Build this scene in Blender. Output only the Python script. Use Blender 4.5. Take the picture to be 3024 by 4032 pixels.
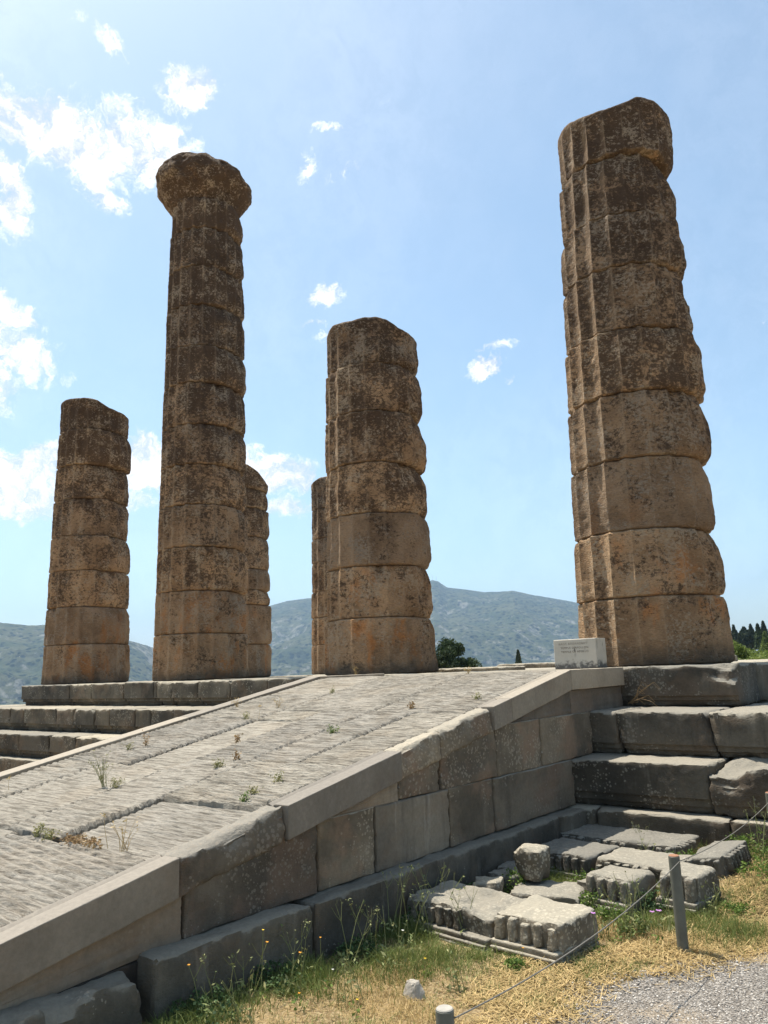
import bpy, math, random
import numpy as np
from mathutils import Matrix, Vector
R = math.radians
scene = bpy.context.scene
for o in list(bpy.data.objects): bpy.data.objects.remove(o)
COL = scene.collection

# ------------------------------------------------------------------ camera
CAM = np.array([14.0778, -8.1288, 0.0551]); YAW, PIT, ROL, FPX = R(38.862), R(11.3545), R(-2.0265), 3101.09
Fv = np.array([-math.sin(YAW)*math.cos(PIT), math.cos(YAW)*math.cos(PIT), math.sin(PIT)])
Rv = np.array([math.cos(YAW), math.sin(YAW), 0.0]); Uv = np.cross(Rv, Fv)
Rr = Rv*math.cos(ROL)+Uv*math.sin(ROL); Ur = -Rv*math.sin(ROL)+Uv*math.cos(ROL)
cd = bpy.data.cameras.new('camera'); cam = bpy.data.objects.new('camera', cd); COL.objects.link(cam)
cd.sensor_fit = 'VERTICAL'; cd.sensor_height = 36; cd.sensor_width = 27; cd.lens = 36*FPX/4032
cd.clip_start = 0.05; cd.clip_end = 30000
M = Matrix.Identity(4)
for i in range(3):
    M[i][0] = Rr[i]; M[i][1] = Ur[i]; M[i][2] = -Fv[i]; M[i][3] = CAM[i]
cam.matrix_world = M
scene.camera = cam
scene.render.resolution_x = 768; scene.render.resolution_y = 1024

def pdir(px, py):                      # direction seen at a photo pixel (3024 x 4032)
    d = Fv + Rr*(px-1512)/FPX - Ur*(py-2016)/FPX
    return d/np.linalg.norm(d)

# ------------------------------------------------------------------ sun + sky
SUND = Vector((-0.39, 0.02, 1.0)).normalized()       # towards the sun
sd = bpy.data.lights.new('sun', 'SUN'); sd.energy = 5.0; sd.angle = R(0.53); sd.color = (1.0, 0.95, 0.87)
sun = bpy.data.objects.new('sun', sd); COL.objects.link(sun)
sun.rotation_euler = SUND.to_track_quat('Z', 'Y').to_euler(); sun.location = (0, 0, 40)
w = bpy.data.worlds.new('World'); scene.world = w; w.use_nodes = True
nt = w.node_tree; nt.nodes.clear()
def nn(nt, t, **k):
    n = nt.nodes.new(t)
    for a, v in k.items():
        if a == 'ins':
            for kk, vv in v.items():
                if hasattr(vv, 'links') or isinstance(vv, bpy.types.NodeSocket): nt.links.new(vv, n.inputs[kk])
                else: n.inputs[kk].default_value = vv
        else: setattr(n, a, v)
    return n
def mth(nt, op, a, b=0.0, c=None, clamp=False):
    n = nn(nt, 'ShaderNodeMath', operation=op, use_clamp=clamp, ins={0: a, 1: b})
    if c is not None:
        if isinstance(c, bpy.types.NodeSocket): nt.links.new(c, n.inputs[2])
        else: n.inputs[2].default_value = c
    return n.outputs[0]
def mrange(nt, v, a, b, c=0.0, d=1.0, smooth=True):
    n = nn(nt, 'ShaderNodeMapRange', interpolation_type='SMOOTHSTEP' if smooth else 'LINEAR', ins={0: v, 1: a, 2: b, 3: c, 4: d})
    return n.outputs[0]
sky = nn(nt, 'ShaderNodeTexSky', sky_type='NISHITA', sun_disc=False, sun_elevation=math.asin(SUND.z),
         sun_rotation=math.atan2(SUND.x, SUND.y), altitude=600, air_density=1.0, dust_density=2.3, ozone_density=1.3)
tc = nn(nt, 'ShaderNodeTexCoord')
nz0 = nn(nt, 'ShaderNodeTexNoise', ins={'Vector': tc.outputs['Generated'], 'Scale': 11.0, 'Detail': 5.0, 'Roughness': .65})
off = nn(nt, 'ShaderNodeVectorMath', operation='SUBTRACT', ins={0: nz0.outputs['Color'], 1: (.5, .5, .5)})
dv = nn(nt, 'ShaderNodeVectorMath', operation='MULTIPLY_ADD', ins={0: off.outputs[0], 1: (.09, .09, .09), 2: tc.outputs['Generated']}).outputs[0]
# each cloud: photo pixel of its centre, half width, half height, tilt, opacity
CLOUDS = [(210, 520, 330, 150, 12, 1.15), (480, 530, 170, 130, -10, 1.0), (610, 600, 170, 130, 25, 1.0), (30, 760, 95, 180, 0, 1.05), (740, 350, 100, 90, -20, 1.05),
 (465, 200, 75, 55, 15, .8), (370, 105, 90, 30, 0, .38), (400, 780, 105, 60, 25, .95), (70, 1240, 120, 50, 25, 1.0), (90, 1390, 170, 100, 30, .95),
 (20, 1520, 70, 90, 0, .9), (150, 1840, 230, 105, -12, 1.25), (60, 1950, 230, 100, 5, 1.15), (560, 1815, 120, 105, 0, 1.2), (520, 1950, 110, 40, 10, .85),
 (1100, 1850, 135, 85, 5, 1.3), (1130, 2010, 150, 50, -8, 1.0), (1300, 500, 70, 26, 10, .75), (1190, 620, 60, 55, 60, .62), (1390, 690, 50, 30, -30, .7),
 (1325, 705, 45, 20, 0, .5), (1290, 1150, 75, 42, 0, .95), (1255, 1250, 55, 25, 0, .8), (1270, 1305, 35, 18, 0, .5), (1920, 1455, 85, 48, -20, 1.1), (1975, 1360, 95, 26, -10, .8),
 (2010, 1508, 26, 18, 0, .7), (1500, 380, 22, 30, 60, .45), (3010, 1245, 25, 15, -40, .6), (100, 2010, 180, 50, 0, .95), (300, 1500, 40, 30, -30, .5), (1710, 2050, 60, 12, 0, .3)]
acc = None
for (px, py, sx, sy, tilt, op) in CLOUDS:
    c = pdir(px, py); s0 = np.linalg.norm(np.array([(px-1512), (py-2016), FPX]))/FPX
    u = Rr*math.cos(R(tilt)) - Ur*math.sin(R(tilt)); v = Rr*math.sin(R(tilt)) + Ur*math.cos(R(tilt))
    u = u - c*np.dot(u, c); u /= np.linalg.norm(u); v = v - c*np.dot(v, c); v /= np.linalg.norm(v)
    sub = nn(nt, 'ShaderNodeVectorMath', operation='SUBTRACT', ins={0: dv, 1: tuple(c)}).outputs[0]
    a = nn(nt, 'ShaderNodeVectorMath', operation='DOT_PRODUCT', ins={0: sub, 1: tuple(u*FPX*s0/sx)}).outputs['Value']
    b = nn(nt, 'ShaderNodeVectorMath', operation='DOT_PRODUCT', ins={0: sub, 1: tuple(v*FPX*s0/sy)}).outputs['Value']
    l = mth(nt, 'MULTIPLY_ADD', a, a, mth(nt, 'MULTIPLY', b, b))
    m = mth(nt, 'MULTIPLY', mth(nt, 'SUBTRACT', 1.0, mth(nt, 'MULTIPLY', l, .5)), op, clamp=True)
    acc = m if acc is None else mth(nt, 'MAXIMUM', acc, m)
nz1 = nn(nt, 'ShaderNodeTexNoise', ins={'Vector': dv, 'Scale': 23.0, 'Detail': 12.0, 'Roughness': .72})
nz1.inputs['Distortion'].default_value = .3
cl = mth(nt, 'ADD', mth(nt, 'MULTIPLY', acc, .95), mth(nt, 'MULTIPLY', mth(nt, 'SUBTRACT', nz1.outputs[0], .5), 3.0))
cmask = mth(nt, 'MULTIPLY', mrange(nt, cl, .29, 1.08), mrange(nt, acc, .02, .3))
veil = nn(nt, 'ShaderNodeTexNoise', ins={'Vector': tc.outputs['Generated'], 'Scale': 3.0, 'Detail': 5.0, 'Roughness': .55})
skt = nn(nt, 'ShaderNodeMix', data_type='RGBA', blend_type='MULTIPLY', ins={0: 1.0, 6: sky.outputs[0], 7: (1.03, 1.10, .98, 1)})
bgs = nn(nt, 'ShaderNodeBackground', ins={'Color': skt.outputs[2], 'Strength': .138})
bgc = nn(nt, 'ShaderNodeBackground', ins={'Color': (1.0, 1.0, 1.0, 1), 'Strength': mrange(nt, nz1.outputs[0], .35, .62, .52, .95)})
v2 = mth(nt, 'MULTIPLY', mrange(nt, veil.outputs[0], .3, .8), .14)
mixf = mth(nt, 'MAXIMUM', cmask, v2)
mx = nn(nt, 'ShaderNodeMixShader', ins={0: mixf, 1: bgs.outputs[0], 2: bgc.outputs[0]})
nn(nt, 'ShaderNodeOutputWorld', ins={'Surface': mx.outputs[0]})
w.cycles.sampling_method = 'MANUAL'; w.cycles.sample_map_resolution = 512
scene.view_settings.view_transform = 'Standard'; scene.view_settings.look = 'None'
scene.view_settings.exposure = 0.62; scene.view_settings.gamma = 1
scene.cycles.max_bounces = 6; scene.cycles.diffuse_bounces = 3; scene.cycles.volume_bounces = 0

# ------------------------------------------------------------------ numpy noise
def _h(ix, iy, iz, s):
    with np.errstate(over='ignore'):
        n = (ix.astype(np.uint32)*np.uint32(374761393) + iy.astype(np.uint32)*np.uint32(668265263) + iz.astype(np.uint32)*np.uint32(2147483647) + np.uint32((s*974634777+12345) & 0xffffffff))
        n = (n ^ (n >> np.uint32(13)))*np.uint32(1274126177)
        n = (n ^ (n >> np.uint32(16)))*np.uint32(2246822519)
        n = n ^ (n >> np.uint32(15))
    return n.astype(np.float64)/4294967295.0*2-1
def vn(P, s=0):
    P = np.asarray(P, float); I = np.floor(P); f = P-I; f = f*f*(3-2*f); I = I.astype(np.int64)
    x, y, z = I[:, 0], I[:, 1], I[:, 2]; r = 0
    for a in (0, 1):
        for b in (0, 1):
            for c in (0, 1):
                wt = (f[:, 0] if a else 1-f[:, 0])*(f[:, 1] if b else 1-f[:, 1])*(f[:, 2] if c else 1-f[:, 2])
                r = r + wt*_h(x+a, y+b, z+c, s)
    return r
def fbm(P, o=3, s=0, g=.5):
    P = np.asarray(P, float); r = 0; a = 1; t = 0
    for k in range(o):
        r = r + a*vn(P*(2.03**k)+k*17.3, s+k*7); t += a; a *= g
    return r/t
def ss(x): x = np.clip(x, 0, 1); return x*x*(3-2*x)
def sst(a, b, x): return ss((np.asarray(x, float)-a)/(b-a))

# ------------------------------------------------------------------ mesh + object helpers
def mk(name, V, F, mat, parent=None, smooth=True, loc=None, cols=None, sharp=32):
    """one mesh object; V world coordinates, F list of (n,k) int arrays"""
    V = np.asarray(V, float)
    if parent is not None: V = V - np.array(parent.location)[None, :]
    if not isinstance(F, list): F = [F]
    F = [np.asarray(f, np.int64) for f in F if len(f)]
    me = bpy.data.meshes.new(name)
    me.vertices.add(len(V)); me.vertices.foreach_set('co', V.astype(np.float32).ravel())
    nl = sum(f.size for f in F); npoly = sum(len(f) for f in F)
    me.loops.add(nl); me.polygons.add(npoly)
    me.loops.foreach_set('vertex_index', np.concatenate([f.ravel() for f in F]).astype(np.int32))
    st = []; c = 0
    for f in F:
        st.append(c+np.arange(len(f))*f.shape[1]); c += f.size
    me.polygons.foreach_set('loop_start', np.concatenate(st).astype(np.int32))
    me.polygons.foreach_set('use_smooth', np.full(npoly, smooth))
    me.update(calc_edges=True); me.validate()
    if smooth and sharp: me.set_sharp_from_angle(angle=R(sharp))
    if cols is not None:
        ca = me.color_attributes.new('tint', 'FLOAT_COLOR', 'POINT')
        c4 = np.ones((len(V), 4), np.float32); c4[:, :3] = cols
        ca.data.foreach_set('color', c4.ravel())
    me.materials.append(mat)
    o = bpy.data.objects.new(name, me); COL.objects.link(o)
    if parent is not None: o.parent = parent
    return o
def tag(o, label=None, cat=None, group=None, kind=None):
    if label: o['label'] = label
    if cat: o['category'] = cat
    if group: o['group'] = group
    if kind: o['kind'] = kind
    return o
def empty(name, loc, label, cat, group=None):
    o = bpy.data.objects.new(name, None); COL.objects.link(o); o.location = loc
    o.empty_display_size = .2
    return tag(o, label, cat, group)
def join(parts):
    V = []; F = {}; n = 0
    for v, f in parts:
        V.append(v)
        for g in (f if isinstance(f, list) else [f]):
            F.setdefault(g.shape[1], []).append(g+n)
        n += len(v)
    return np.concatenate(V), [np.concatenate(x) for x in F.values()]

def lines(a, b, h, e):
    L = b-a; e = min(e, L*.3); n = max(1, int(round((L-2*e)/h)))
    t = [a, a+e*.25, a+e*.6] + list(np.linspace(a+e, b-e, n+1)) + [b-e*.6, b-e*.25, b]
    return np.array(t)
def rough(x0, x1, y0, y1, z0, z1, h=.06, r=.012, chip=.02, amp=.004, seed=0, zk=None, inset=None, sl=(0, 0), cf=5.0, rx=None, axis='y', addz=()):
    """rough-cut block with worn, chipped arrises.
    zk = knots [(y, zbottom, ztop)] remaps the height along y (or x);  inset = [(height above bottom, inset of the -Y face)]"""
    e = r+chip
    X = lines(x0, x1, h, e); Y = lines(y0, y1, h, e); Z = lines(z0, z1, h, e)
    if zk is not None and axis == 'y':
        Y = np.unique(np.concatenate([Y, [k[0] for k in zk if y0 < k[0] < y1]]))
    if inset is not None:
        zz = []
        for hh, _ in inset: zz += [z0+hh-.003, z0+hh+.003]
        Z = np.unique(np.concatenate([Z, zz]))
    nx, ny, nz = len(X), len(Y), len(Z)
    idx = -np.ones((nx, ny, nz), np.int64)
    I, J, K = np.meshgrid(range(nx), range(ny), range(nz), indexing='ij')
    bd = (I == 0) | (I == nx-1) | (J == 0) | (J == ny-1) | (K == 0) | (K == nz-1)
    idx[bd] = np.arange(bd.sum())
    P = np.stack([X[I[bd]], Y[J[bd]], Z[K[bd]]], 1)
    F = []
    def q(a, flip):
        f = np.stack([a[:-1, :-1], a[1:, :-1], a[1:, 1:], a[:-1, 1:]], -1).reshape(-1, 4)
        F.append(f[:, ::-1] if flip else f)
    q(idx[:, :, 0], True); q(idx[:, :, -1], False); q(idx[:, 0, :], False); q(idx[:, -1, :], True)
    q(idx[0, :, :], True); q(idx[-1, :, :], False)
    lo = np.array([x0, y0, z0]); hi = np.array([x1, y1, z1])
    Rr_ = r*.6 + chip*np.clip((np.abs(fbm(P*cf+seed*3.7, 3, seed))*3.2+np.abs(fbm(P*cf*3.1+seed, 2, seed+2))*.8-.18), 0, 1)
    Rr_ = np.minimum(Rr_, .45*(hi-lo).min())[:, None]
    Q = np.clip(P, lo+Rr_, hi-Rr_); D = P-Q; n = np.linalg.norm(D, axis=1, keepdims=True); N = D/np.maximum(n, 1e-9)
    P2 = Q+N*Rr_
    P2 = P2 + N*(amp*(1.9*fbm(P2*6+seed, 3, seed+5)+.8*fbm(P2*28+seed, 3, seed+9)))[:, None]
    t = (P2[:, 0]-x0)/(x1-x0)
    P2[:, 0] += (sl[0]*(1-t)+sl[1]*t)*(z1-P2[:, 2])/(z1-z0)
    if inset is not None:
        hh = P[:, 2]-z0
        ins = np.zeros(len(P))
        for (a, d) in inset: ins = np.where(hh < a, d, ins)
        fall = np.clip(1-(P[:, 1]-y0)/max(.3, .5*(y1-y0)), 0, 1)
        P2[:, 1] += ins*fall
    if zk is not None:
        ky = [k[0] for k in zk]; c = P2[:, 1 if axis == 'y' else 0]
        zb = np.interp(c, ky, [k[1] for k in zk]); zt = np.interp(c, ky, [k[2] for k in zk])
        t = (P2[:, 2]-z0)/(z1-z0); P2[:, 2] = zb+(zt-zb)*t
    return P2, np.concatenate(F)
def rotz(V, a, c):
    ca, sa = math.cos(a), math.sin(a); x = V[:, 0]-c[0]; y = V[:, 1]-c[1]
    W = V.copy(); W[:, 0] = c[0]+ca*x-sa*y; W[:, 1] = c[1]+sa*x+ca*y
    return W
def tube(P, r0, r1, k=4):
    P = np.asarray(P, float); n = len(P); T = np.gradient(P, axis=0); T /= np.maximum(np.linalg.norm(T, axis=1, keepdims=True), 1e-9)
    up = np.array([0.31, 0.2, .93]); A = np.cross(T, up); A /= np.maximum(np.linalg.norm(A, axis=1, keepdims=True), 1e-6); B = np.cross(T, A)
    rr = np.linspace(r0, r1, n)[:, None]; V = []
    for j in range(k):
        a = 2*math.pi*j/k; V.append(P+rr*(A*math.cos(a)+B*math.sin(a)))
    V = np.stack(V, 1).reshape(-1, 3); F = []
    i = np.arange(n-1)[:, None]*k; j = np.arange(k)[None, :]; j2 = (j+1) % k
    F = np.stack([i+j, i+j2, i+k+j2, i+k+j], -1).reshape(-1, 4)
    return V, F

# ------------------------------------------------------------------ materials
def newmat(name, rough_=.9, spec=.25):
    m = bpy.data.materials.new(name); m.use_nodes = True; t = m.node_tree; b = t.nodes['Principled BSDF']
    b.inputs['Roughness'].default_value = rough_; b.inputs['Specular IOR Level'].default_value = spec
    return m, t, b
def coords(t, scale=(1, 1, 1), rnd=True):
    c = nn(t, 'ShaderNodeTexCoord').outputs['Object']
    if rnd:
        oi = nn(t, 'ShaderNodeObjectInfo')
        r = nn(t, 'ShaderNodeVectorMath', operation='SCALE', ins={0: (37.0, 61.0, 23.0), 'Scale': oi.outputs['Random']}).outputs[0]
        c = nn(t, 'ShaderNodeVectorMath', operation='ADD', ins={0: c, 1: r}).outputs[0]
    if scale != (1, 1, 1):
        c = nn(t, 'ShaderNodeVectorMath', operation='MULTIPLY', ins={0: c, 1: scale}).outputs[0]
    return c
def noise(t, v, sc, det=4, ro=.6, dist=0):
    n = nn(t, 'ShaderNodeTexNoise', ins={'Vector': v, 'Scale': sc, 'Detail': float(det), 'Roughness': ro, 'Distortion': float(dist)})
    return n.outputs[0]
def mixc(t, f, a, b, mode='MIX'):
    n = nn(t, 'ShaderNodeMix', data_type='RGBA', blend_type=mode)
    n.clamp_factor = True
    for i, s in ((0, f), (6, a), (7, b)):
        if isinstance(s, bpy.types.NodeSocket): t.links.new(s, n.inputs[i])
        elif i == 0: n.inputs[0].default_value = s
        else: n.inputs[i].default_value = (*s, 1)
    return n.outputs[2]
def bump(t, b, hgt, strength, dist):
    n = nn(t, 'ShaderNodeBump', ins={'Height': hgt, 'Strength': strength, 'Distance': dist}); t.links.new(n.outputs[0], b.inputs['Normal'])
def scl(t, v, s): return nn(t, 'ShaderNodeVectorMath', operation='MULTIPLY', ins={0: v, 1: s}).outputs[0]

def stone_mat(name, base, dark, pale, brown=(.2, .13, .08), lich=.5, brown_amt=.35, streak=.5, bumpd=.012, tool=None, spot=26.0, dens=.52, worn_lit_top=None):
    m, t, b = newmat(name, .92, .2)
    v = coords(t)
    oi = nn(t, 'ShaderNodeObjectInfo').outputs['Random']
    big = noise(t, v, 1.7, 5, .62)
    c = mixc(t, mrange(t, big, .34, .66), dark, base)
    st = noise(t, scl(t, v, (7, 7, .9)), 1.6, 5, .6)
    c = mixc(t, mth(t, 'MULTIPLY', mrange(t, st, .5, .72), streak), c, dark)
    st2 = noise(t, scl(t, v, (9, 9, .7)), 1.1, 4, .6)
    c = mixc(t, mth(t, 'MULTIPLY', mrange(t, st2, .58, .75), streak*.5), c, pale)
    br = noise(t, v, 2.3, 5, .65)
    c = mixc(t, mth(t, 'MULTIPLY', mrange(t, br, .48, .63), brown_amt), c, brown)
    if worn_lit_top:  # upward faces painted paler: worn tops with sunlight put into the colour
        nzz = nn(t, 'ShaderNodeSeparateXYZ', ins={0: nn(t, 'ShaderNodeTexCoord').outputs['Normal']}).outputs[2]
        c = mixc(t, mrange(t, mth(t, 'ADD', nzz, mth(t, 'MULTIPLY', mth(t, 'SUBTRACT', noise(t, v, 9, 5, .7), .5), .7)), .28, .6), c, worn_lit_top)
    fine = noise(t, v, 38, 6, .7)
    c = mixc(t, 1.0, c, mixc(t, fine, (.66, .66, .66), (1.3, 1.3, 1.3)), 'MULTIPLY')
    # lichen discs
    vor = nn(t, 'ShaderNodeTexVoronoi', ins={'Vector': nn(t, 'ShaderNodeVectorMath', operation='ADD', ins={0: v, 1: scl(t, nn(t, 'ShaderNodeTexNoise', ins={'Vector': v, 'Scale': 30.0}).outputs[1], (.02, .02, .02))}).outputs[0], 'Scale': spot, 'Randomness': 1.0})
    area = noise(t, v, 2.0, 4, .7)
    rad = mth(t, 'MULTIPLY', mrange(t, area, dens, dens+.13), .62)
    rad = mth(t, 'MULTIPLY', rad, nn(t, 'ShaderNodeSeparateColor', ins={0: vor.outputs['Color']}).outputs[0])
    disc = mth(t, 'LESS_THAN', vor.outputs['Distance'], rad)
    c = mixc(t, mth(t, 'MULTIPLY', disc, lich), c, pale)
    vb = nn(t, 'ShaderNodeTexVoronoi', ins={'Vector': v, 'Scale': spot*.28, 'Randomness': 1.0})
    rb = mth(t, 'MULTIPLY', nn(t, 'ShaderNodeSeparateColor', ins={0: vb.outputs['Color']}).outputs[1], .17)
    ed = noise(t, v, 60, 2, .5)
    big_l = mth(t, 'LESS_THAN', mth(t, 'ADD', vb.outputs['Distance'], mth(t, 'MULTIPLY', mth(t, 'SUBTRACT', ed, .5), .1)), mth(t, 'SUBTRACT', rb, .06))
    c = mixc(t, mth(t, 'MULTIPLY', big_l, lich*.8), c, pale)
    c = mixc(t, 1.0, c, mixc(t, oi, (.72, .73, .76), (1.24, 1.21, 1.16)) if not tool else mixc(t, oi, (.93, .93, .94), (1.06, 1.05, 1.03)), 'MULTIPLY')
    t.links.new(c, b.inputs['Base Color'])
    h = mth(t, 'ADD', mth(t, 'MULTIPLY', noise(t, v, 11, 8, .68), 1.0), mth(t, 'MULTIPLY', noise(t, scl(t, v, (1, 1, 2.2)), 55, 4, .7), .35))
    if tool:
        c = mixc(t, 1.0, c, mixc(t, mrange(t, noise(t, scl(t, v, (4, 80, 1)), 1.0, 5, .7), .38, .58), (.62, .60, .57), (1.16, 1.16, 1.15)), 'MULTIPLY'); t.links.new(c, b.inputs['Base Color'])
        h = mth(t, 'ADD', h, mth(t, 'MULTIPLY', noise(t, scl(t, v, tool), 1.0, 3, .6), .9))
    bump(t, b, h, .9, bumpd)
    return m
MAT_STEP = stone_mat('grey_limestone', (.155, .132, .097), (.068, .059, .045), (.32, .285, .22), brown=(.21, .145, .092), lich=.6, brown_amt=.4, dens=.46, spot=38, bumpd=.024, worn_lit_top=(.33, .295, .23))
MAT_WALL = stone_mat('ramp_wall_limestone', (.25, .20, .14), (.115, .094, .068), (.38, .32, .24), brown=(.27, .175, .115), lich=.5, brown_amt=.6, dens=.43, spot=44, bumpd=.022, worn_lit_top=(.33, .295, .235))
MAT_WSMOOTH = stone_mat('restored_limestone', (.25, .20, .145), (.155, .125, .092), (.34, .30, .24), brown=(.25, .17, .11), lich=.15, brown_amt=.4, streak=.6, bumpd=.006)
MAT_PLINTH = stone_mat('plinth_limestone', (.135, .117, .091), (.068, .060, .048), (.32, .285, .23), lich=.5, brown_amt=.35, dens=.54, spot=50, bumpd=.018, worn_lit_top=(.2, .18, .145))
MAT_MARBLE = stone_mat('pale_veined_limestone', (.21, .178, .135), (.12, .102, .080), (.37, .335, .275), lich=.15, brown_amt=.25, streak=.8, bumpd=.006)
MAT_FRAG = stone_mat('fragment_limestone', (.225, .195, .148), (.09, .077, .058), (.42, .38, .30), brown=(.2, .15, .1), lich=.55, brown_amt=.3, streak=.15, bumpd=.022, spot=48, dens=.42, worn_lit_top=(.285, .26, .208))
MAT_RAMP = stone_mat('tooled_ramp_limestone', (.305, .275, .228), (.245, .220, .180), (.42, .38, .315), brown=(.26, .21, .15), lich=.3, brown_amt=.3, streak=0, bumpd=.020, tool=(5, 60, 1), spot=34, dens=.55)
MAT_KERB = stone_mat('kerb_limestone', (.30, .25, .188), (.22, .182, .136), (.39, .335, .262), brown=(.25, .18, .118), lich=.25, brown_amt=.3, streak=.25, bumpd=.005, spot=30, worn_lit_top=(.315, .275, .22))
MAT_JOINT = stone_mat('joint_fill', (.06, .05, .04), (.035, .03, .025), (.09, .08, .06), lich=0)

def drum_mat():
    m, t, b = newmat('weathered_poros_stone', .95, .15)
    v = coords(t); geo = nn(t, 'ShaderNodeNewGeometry').outputs['Position']
    z = nn(t, 'ShaderNodeSeparateXYZ', ins={0: geo}).outputs[2]
    oi = nn(t, 'ShaderNodeObjectInfo').outputs['Random']
    n1 = noise(t, v, 1.5, 4, .6)
    c = mixc(t, mrange(t, n1, .35, .65), (.27, .175, .102), (.45, .305, .185))
    # warm iron stain low on the shaft
    low = mrange(t, z, 2.3, .6)
    o1 = noise(t, scl(t, v, (1, 1, .55)), 2.0, 5, .65)
    c = mixc(t, mth(t, 'MULTIPLY', mth(t, 'MULTIPLY', mrange(t, o1, .52, .65), low), .75), c, (.47, .20, .065))
    # dark crust
    d1 = noise(t, v, 2.3, 10, .78)
    d2 = noise(t, scl(t, v, (1, 1, 1.5)), 17, 8, .82)
    dk = mth(t, 'ADD', mth(t, 'MULTIPLY', d1, .50), mth(t, 'MULTIPLY', d2, .60))
    dk = mth(t, 'ADD', dk, mth(t, 'MULTIPLY', mrange(t, z, 0.0, 6.0, -.10, .05, False), 1.0))
    dk = mth(t, 'ADD', dk, mth(t, 'MULTIPLY', mth(t, 'SUBTRACT', oi, .5), .07))
    # sunlight painted on the left-facing flutes: paler stone, less dark crust
    sunlit = nn(t, 'ShaderNodeVectorMath', operation='DOT_PRODUCT', ins={0: nn(t, 'ShaderNodeNewGeometry').outputs['Normal'], 1: (-.97, -.22, 0)}).outputs['Value']
    sunlit = mrange(t, mth(t, 'ADD', sunlit, mth(t, 'MULTIPLY', mth(t, 'SUBTRACT', d2, .5), 1.2)), .35, .85)
    c = mixc(t, mth(t, 'MULTIPLY', sunlit, .55), c, (.42, .31, .20))
    c = mixc(t, mth(t, 'MULTIPLY', mrange(t, dk, .49, .565), mth(t, 'SUBTRACT', .88, mth(t, 'MULTIPLY', sunlit, .5))), c, (.062, .042, .030))
    # grey-pale lichen flecks
    p1 = noise(t, scl(t, v, (1, 1, 1.4)), 21, 6, .78); p2 = noise(t, v, 2.6, 3, .6)
    c = mixc(t, mth(t, 'MULTIPLY', mrange(t, mth(t, 'ADD', p1, mth(t, 'MULTIPLY', mth(t, 'SUBTRACT', p2, .5), .6)), .535, .62), .8), c, (.40, .325, .24))
    sp = nn(t, 'ShaderNodeTexVoronoi', ins={'Vector': v, 'Scale': 17.0})
    sr = mth(t, 'MULTIPLY', mrange(t, noise(t, v, 3.1, 2, .5), .52, .7), .3)
    c = mixc(t, mth(t, 'MULTIPLY', mth(t, 'LESS_THAN', sp.outputs['Distance'], mth(t, 'MULTIPLY', sr, nn(t, 'ShaderNodeSeparateColor', ins={0: sp.outputs['Color']}).outputs[0])), .6), c, (.33, .29, .23))
    wv = noise(t, scl(t, v, (1, 1, 3.2)), 26, 6, .75)
    c = mixc(t, 1.0, c, mixc(t, wv, (.25, .25, .25), (1.8, 1.76, 1.7)), 'MULTIPLY')
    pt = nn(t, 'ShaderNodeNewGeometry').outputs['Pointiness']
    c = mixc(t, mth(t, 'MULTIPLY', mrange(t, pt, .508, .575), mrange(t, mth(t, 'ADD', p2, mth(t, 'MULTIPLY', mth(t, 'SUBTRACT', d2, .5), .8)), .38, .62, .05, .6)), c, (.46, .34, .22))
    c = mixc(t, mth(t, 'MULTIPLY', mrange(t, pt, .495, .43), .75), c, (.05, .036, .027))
    # darker foot
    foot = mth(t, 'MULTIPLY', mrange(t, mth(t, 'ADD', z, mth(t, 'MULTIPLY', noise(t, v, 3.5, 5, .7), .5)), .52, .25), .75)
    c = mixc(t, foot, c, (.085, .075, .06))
    t.links.new(c, b.inputs['Base Color'])
    h = mth(t, 'ADD', mth(t, 'MULTIPLY', noise(t, scl(t, v, (1, 1, 3.0)), 14, 8, .72), 1.0), mth(t, 'MULTIPLY', noise(t, scl(t, v, (1, 1, 1.5)), 52, 4, .7), .4))
    pit = nn(t, 'ShaderNodeTexVoronoi', ins={'Vector': scl(t, v, (1, 1, 1.6)), 'Scale': 24.0})
    h = mth(t, 'ADD', h, mth(t, 'MULTIPLY', mrange(t, pit.outputs['Distance'], .0, .45), .3))
    c = mixc(t, 1.0, c, mixc(t, oi, (.76, .78, .83), (1.26, 1.2, 1.12)), 'MULTIPLY'); t.links.new(c, b.inputs['Base Color'])
    bump(t, b, h, 1.0, .05)
    return m
MAT_DRUM = drum_mat()

def leaf_mat(name, c1, c2, trans=.25):
    m, t, b = newmat(name, .7, .3)
    at = nn(t, 'ShaderNodeAttribute', attribute_name='tint')
    c = mixc(t, nn(t, 'ShaderNodeSeparateColor', ins={0: at.outputs['Color']}).outputs[0], c1, c2)
    t.links.new(c, b.inputs['Base Color'])
    tr = nn(t, 'ShaderNodeBsdfTranslucent', ins={'Color': c})
    mx = nn(t, 'ShaderNodeMixShader', ins={0: trans, 1: b.outputs[0], 2: tr.outputs[0]})
    out = [n for n in t.nodes if n.type == 'OUTPUT_MATERIAL'][0]; t.links.new(mx.outputs[0], out.inputs[0])
    return m
MAT_JUNIPER = leaf_mat('juniper_foliage', (.018, .032, .010), (.062, .095, .028), .15)
MAT_CYPRESS = leaf_mat('cypress_foliage', (.020, .034, .018), (.07, .095, .048), .1)
MAT_SHRUB = leaf_mat('shrub_foliage', (.07, .11, .022), (.22, .27, .06), .3)
MAT_GREEN = leaf_mat('green_grass', (.075, .12, .025), (.24, .27, .08), .3)
MAT_DRY = leaf_mat('dry_grass', (.30, .215, .085), (.66, .48, .22), .25)
MAT_LEAFY = leaf_mat('weed_leaves', (.05, .10, .02), (.20, .28, .055), .35)
MAT_DARKLEAF = leaf_mat('shade_plant_leaves', (.03, .06, .022), (.09, .15, .05), .3)
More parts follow.
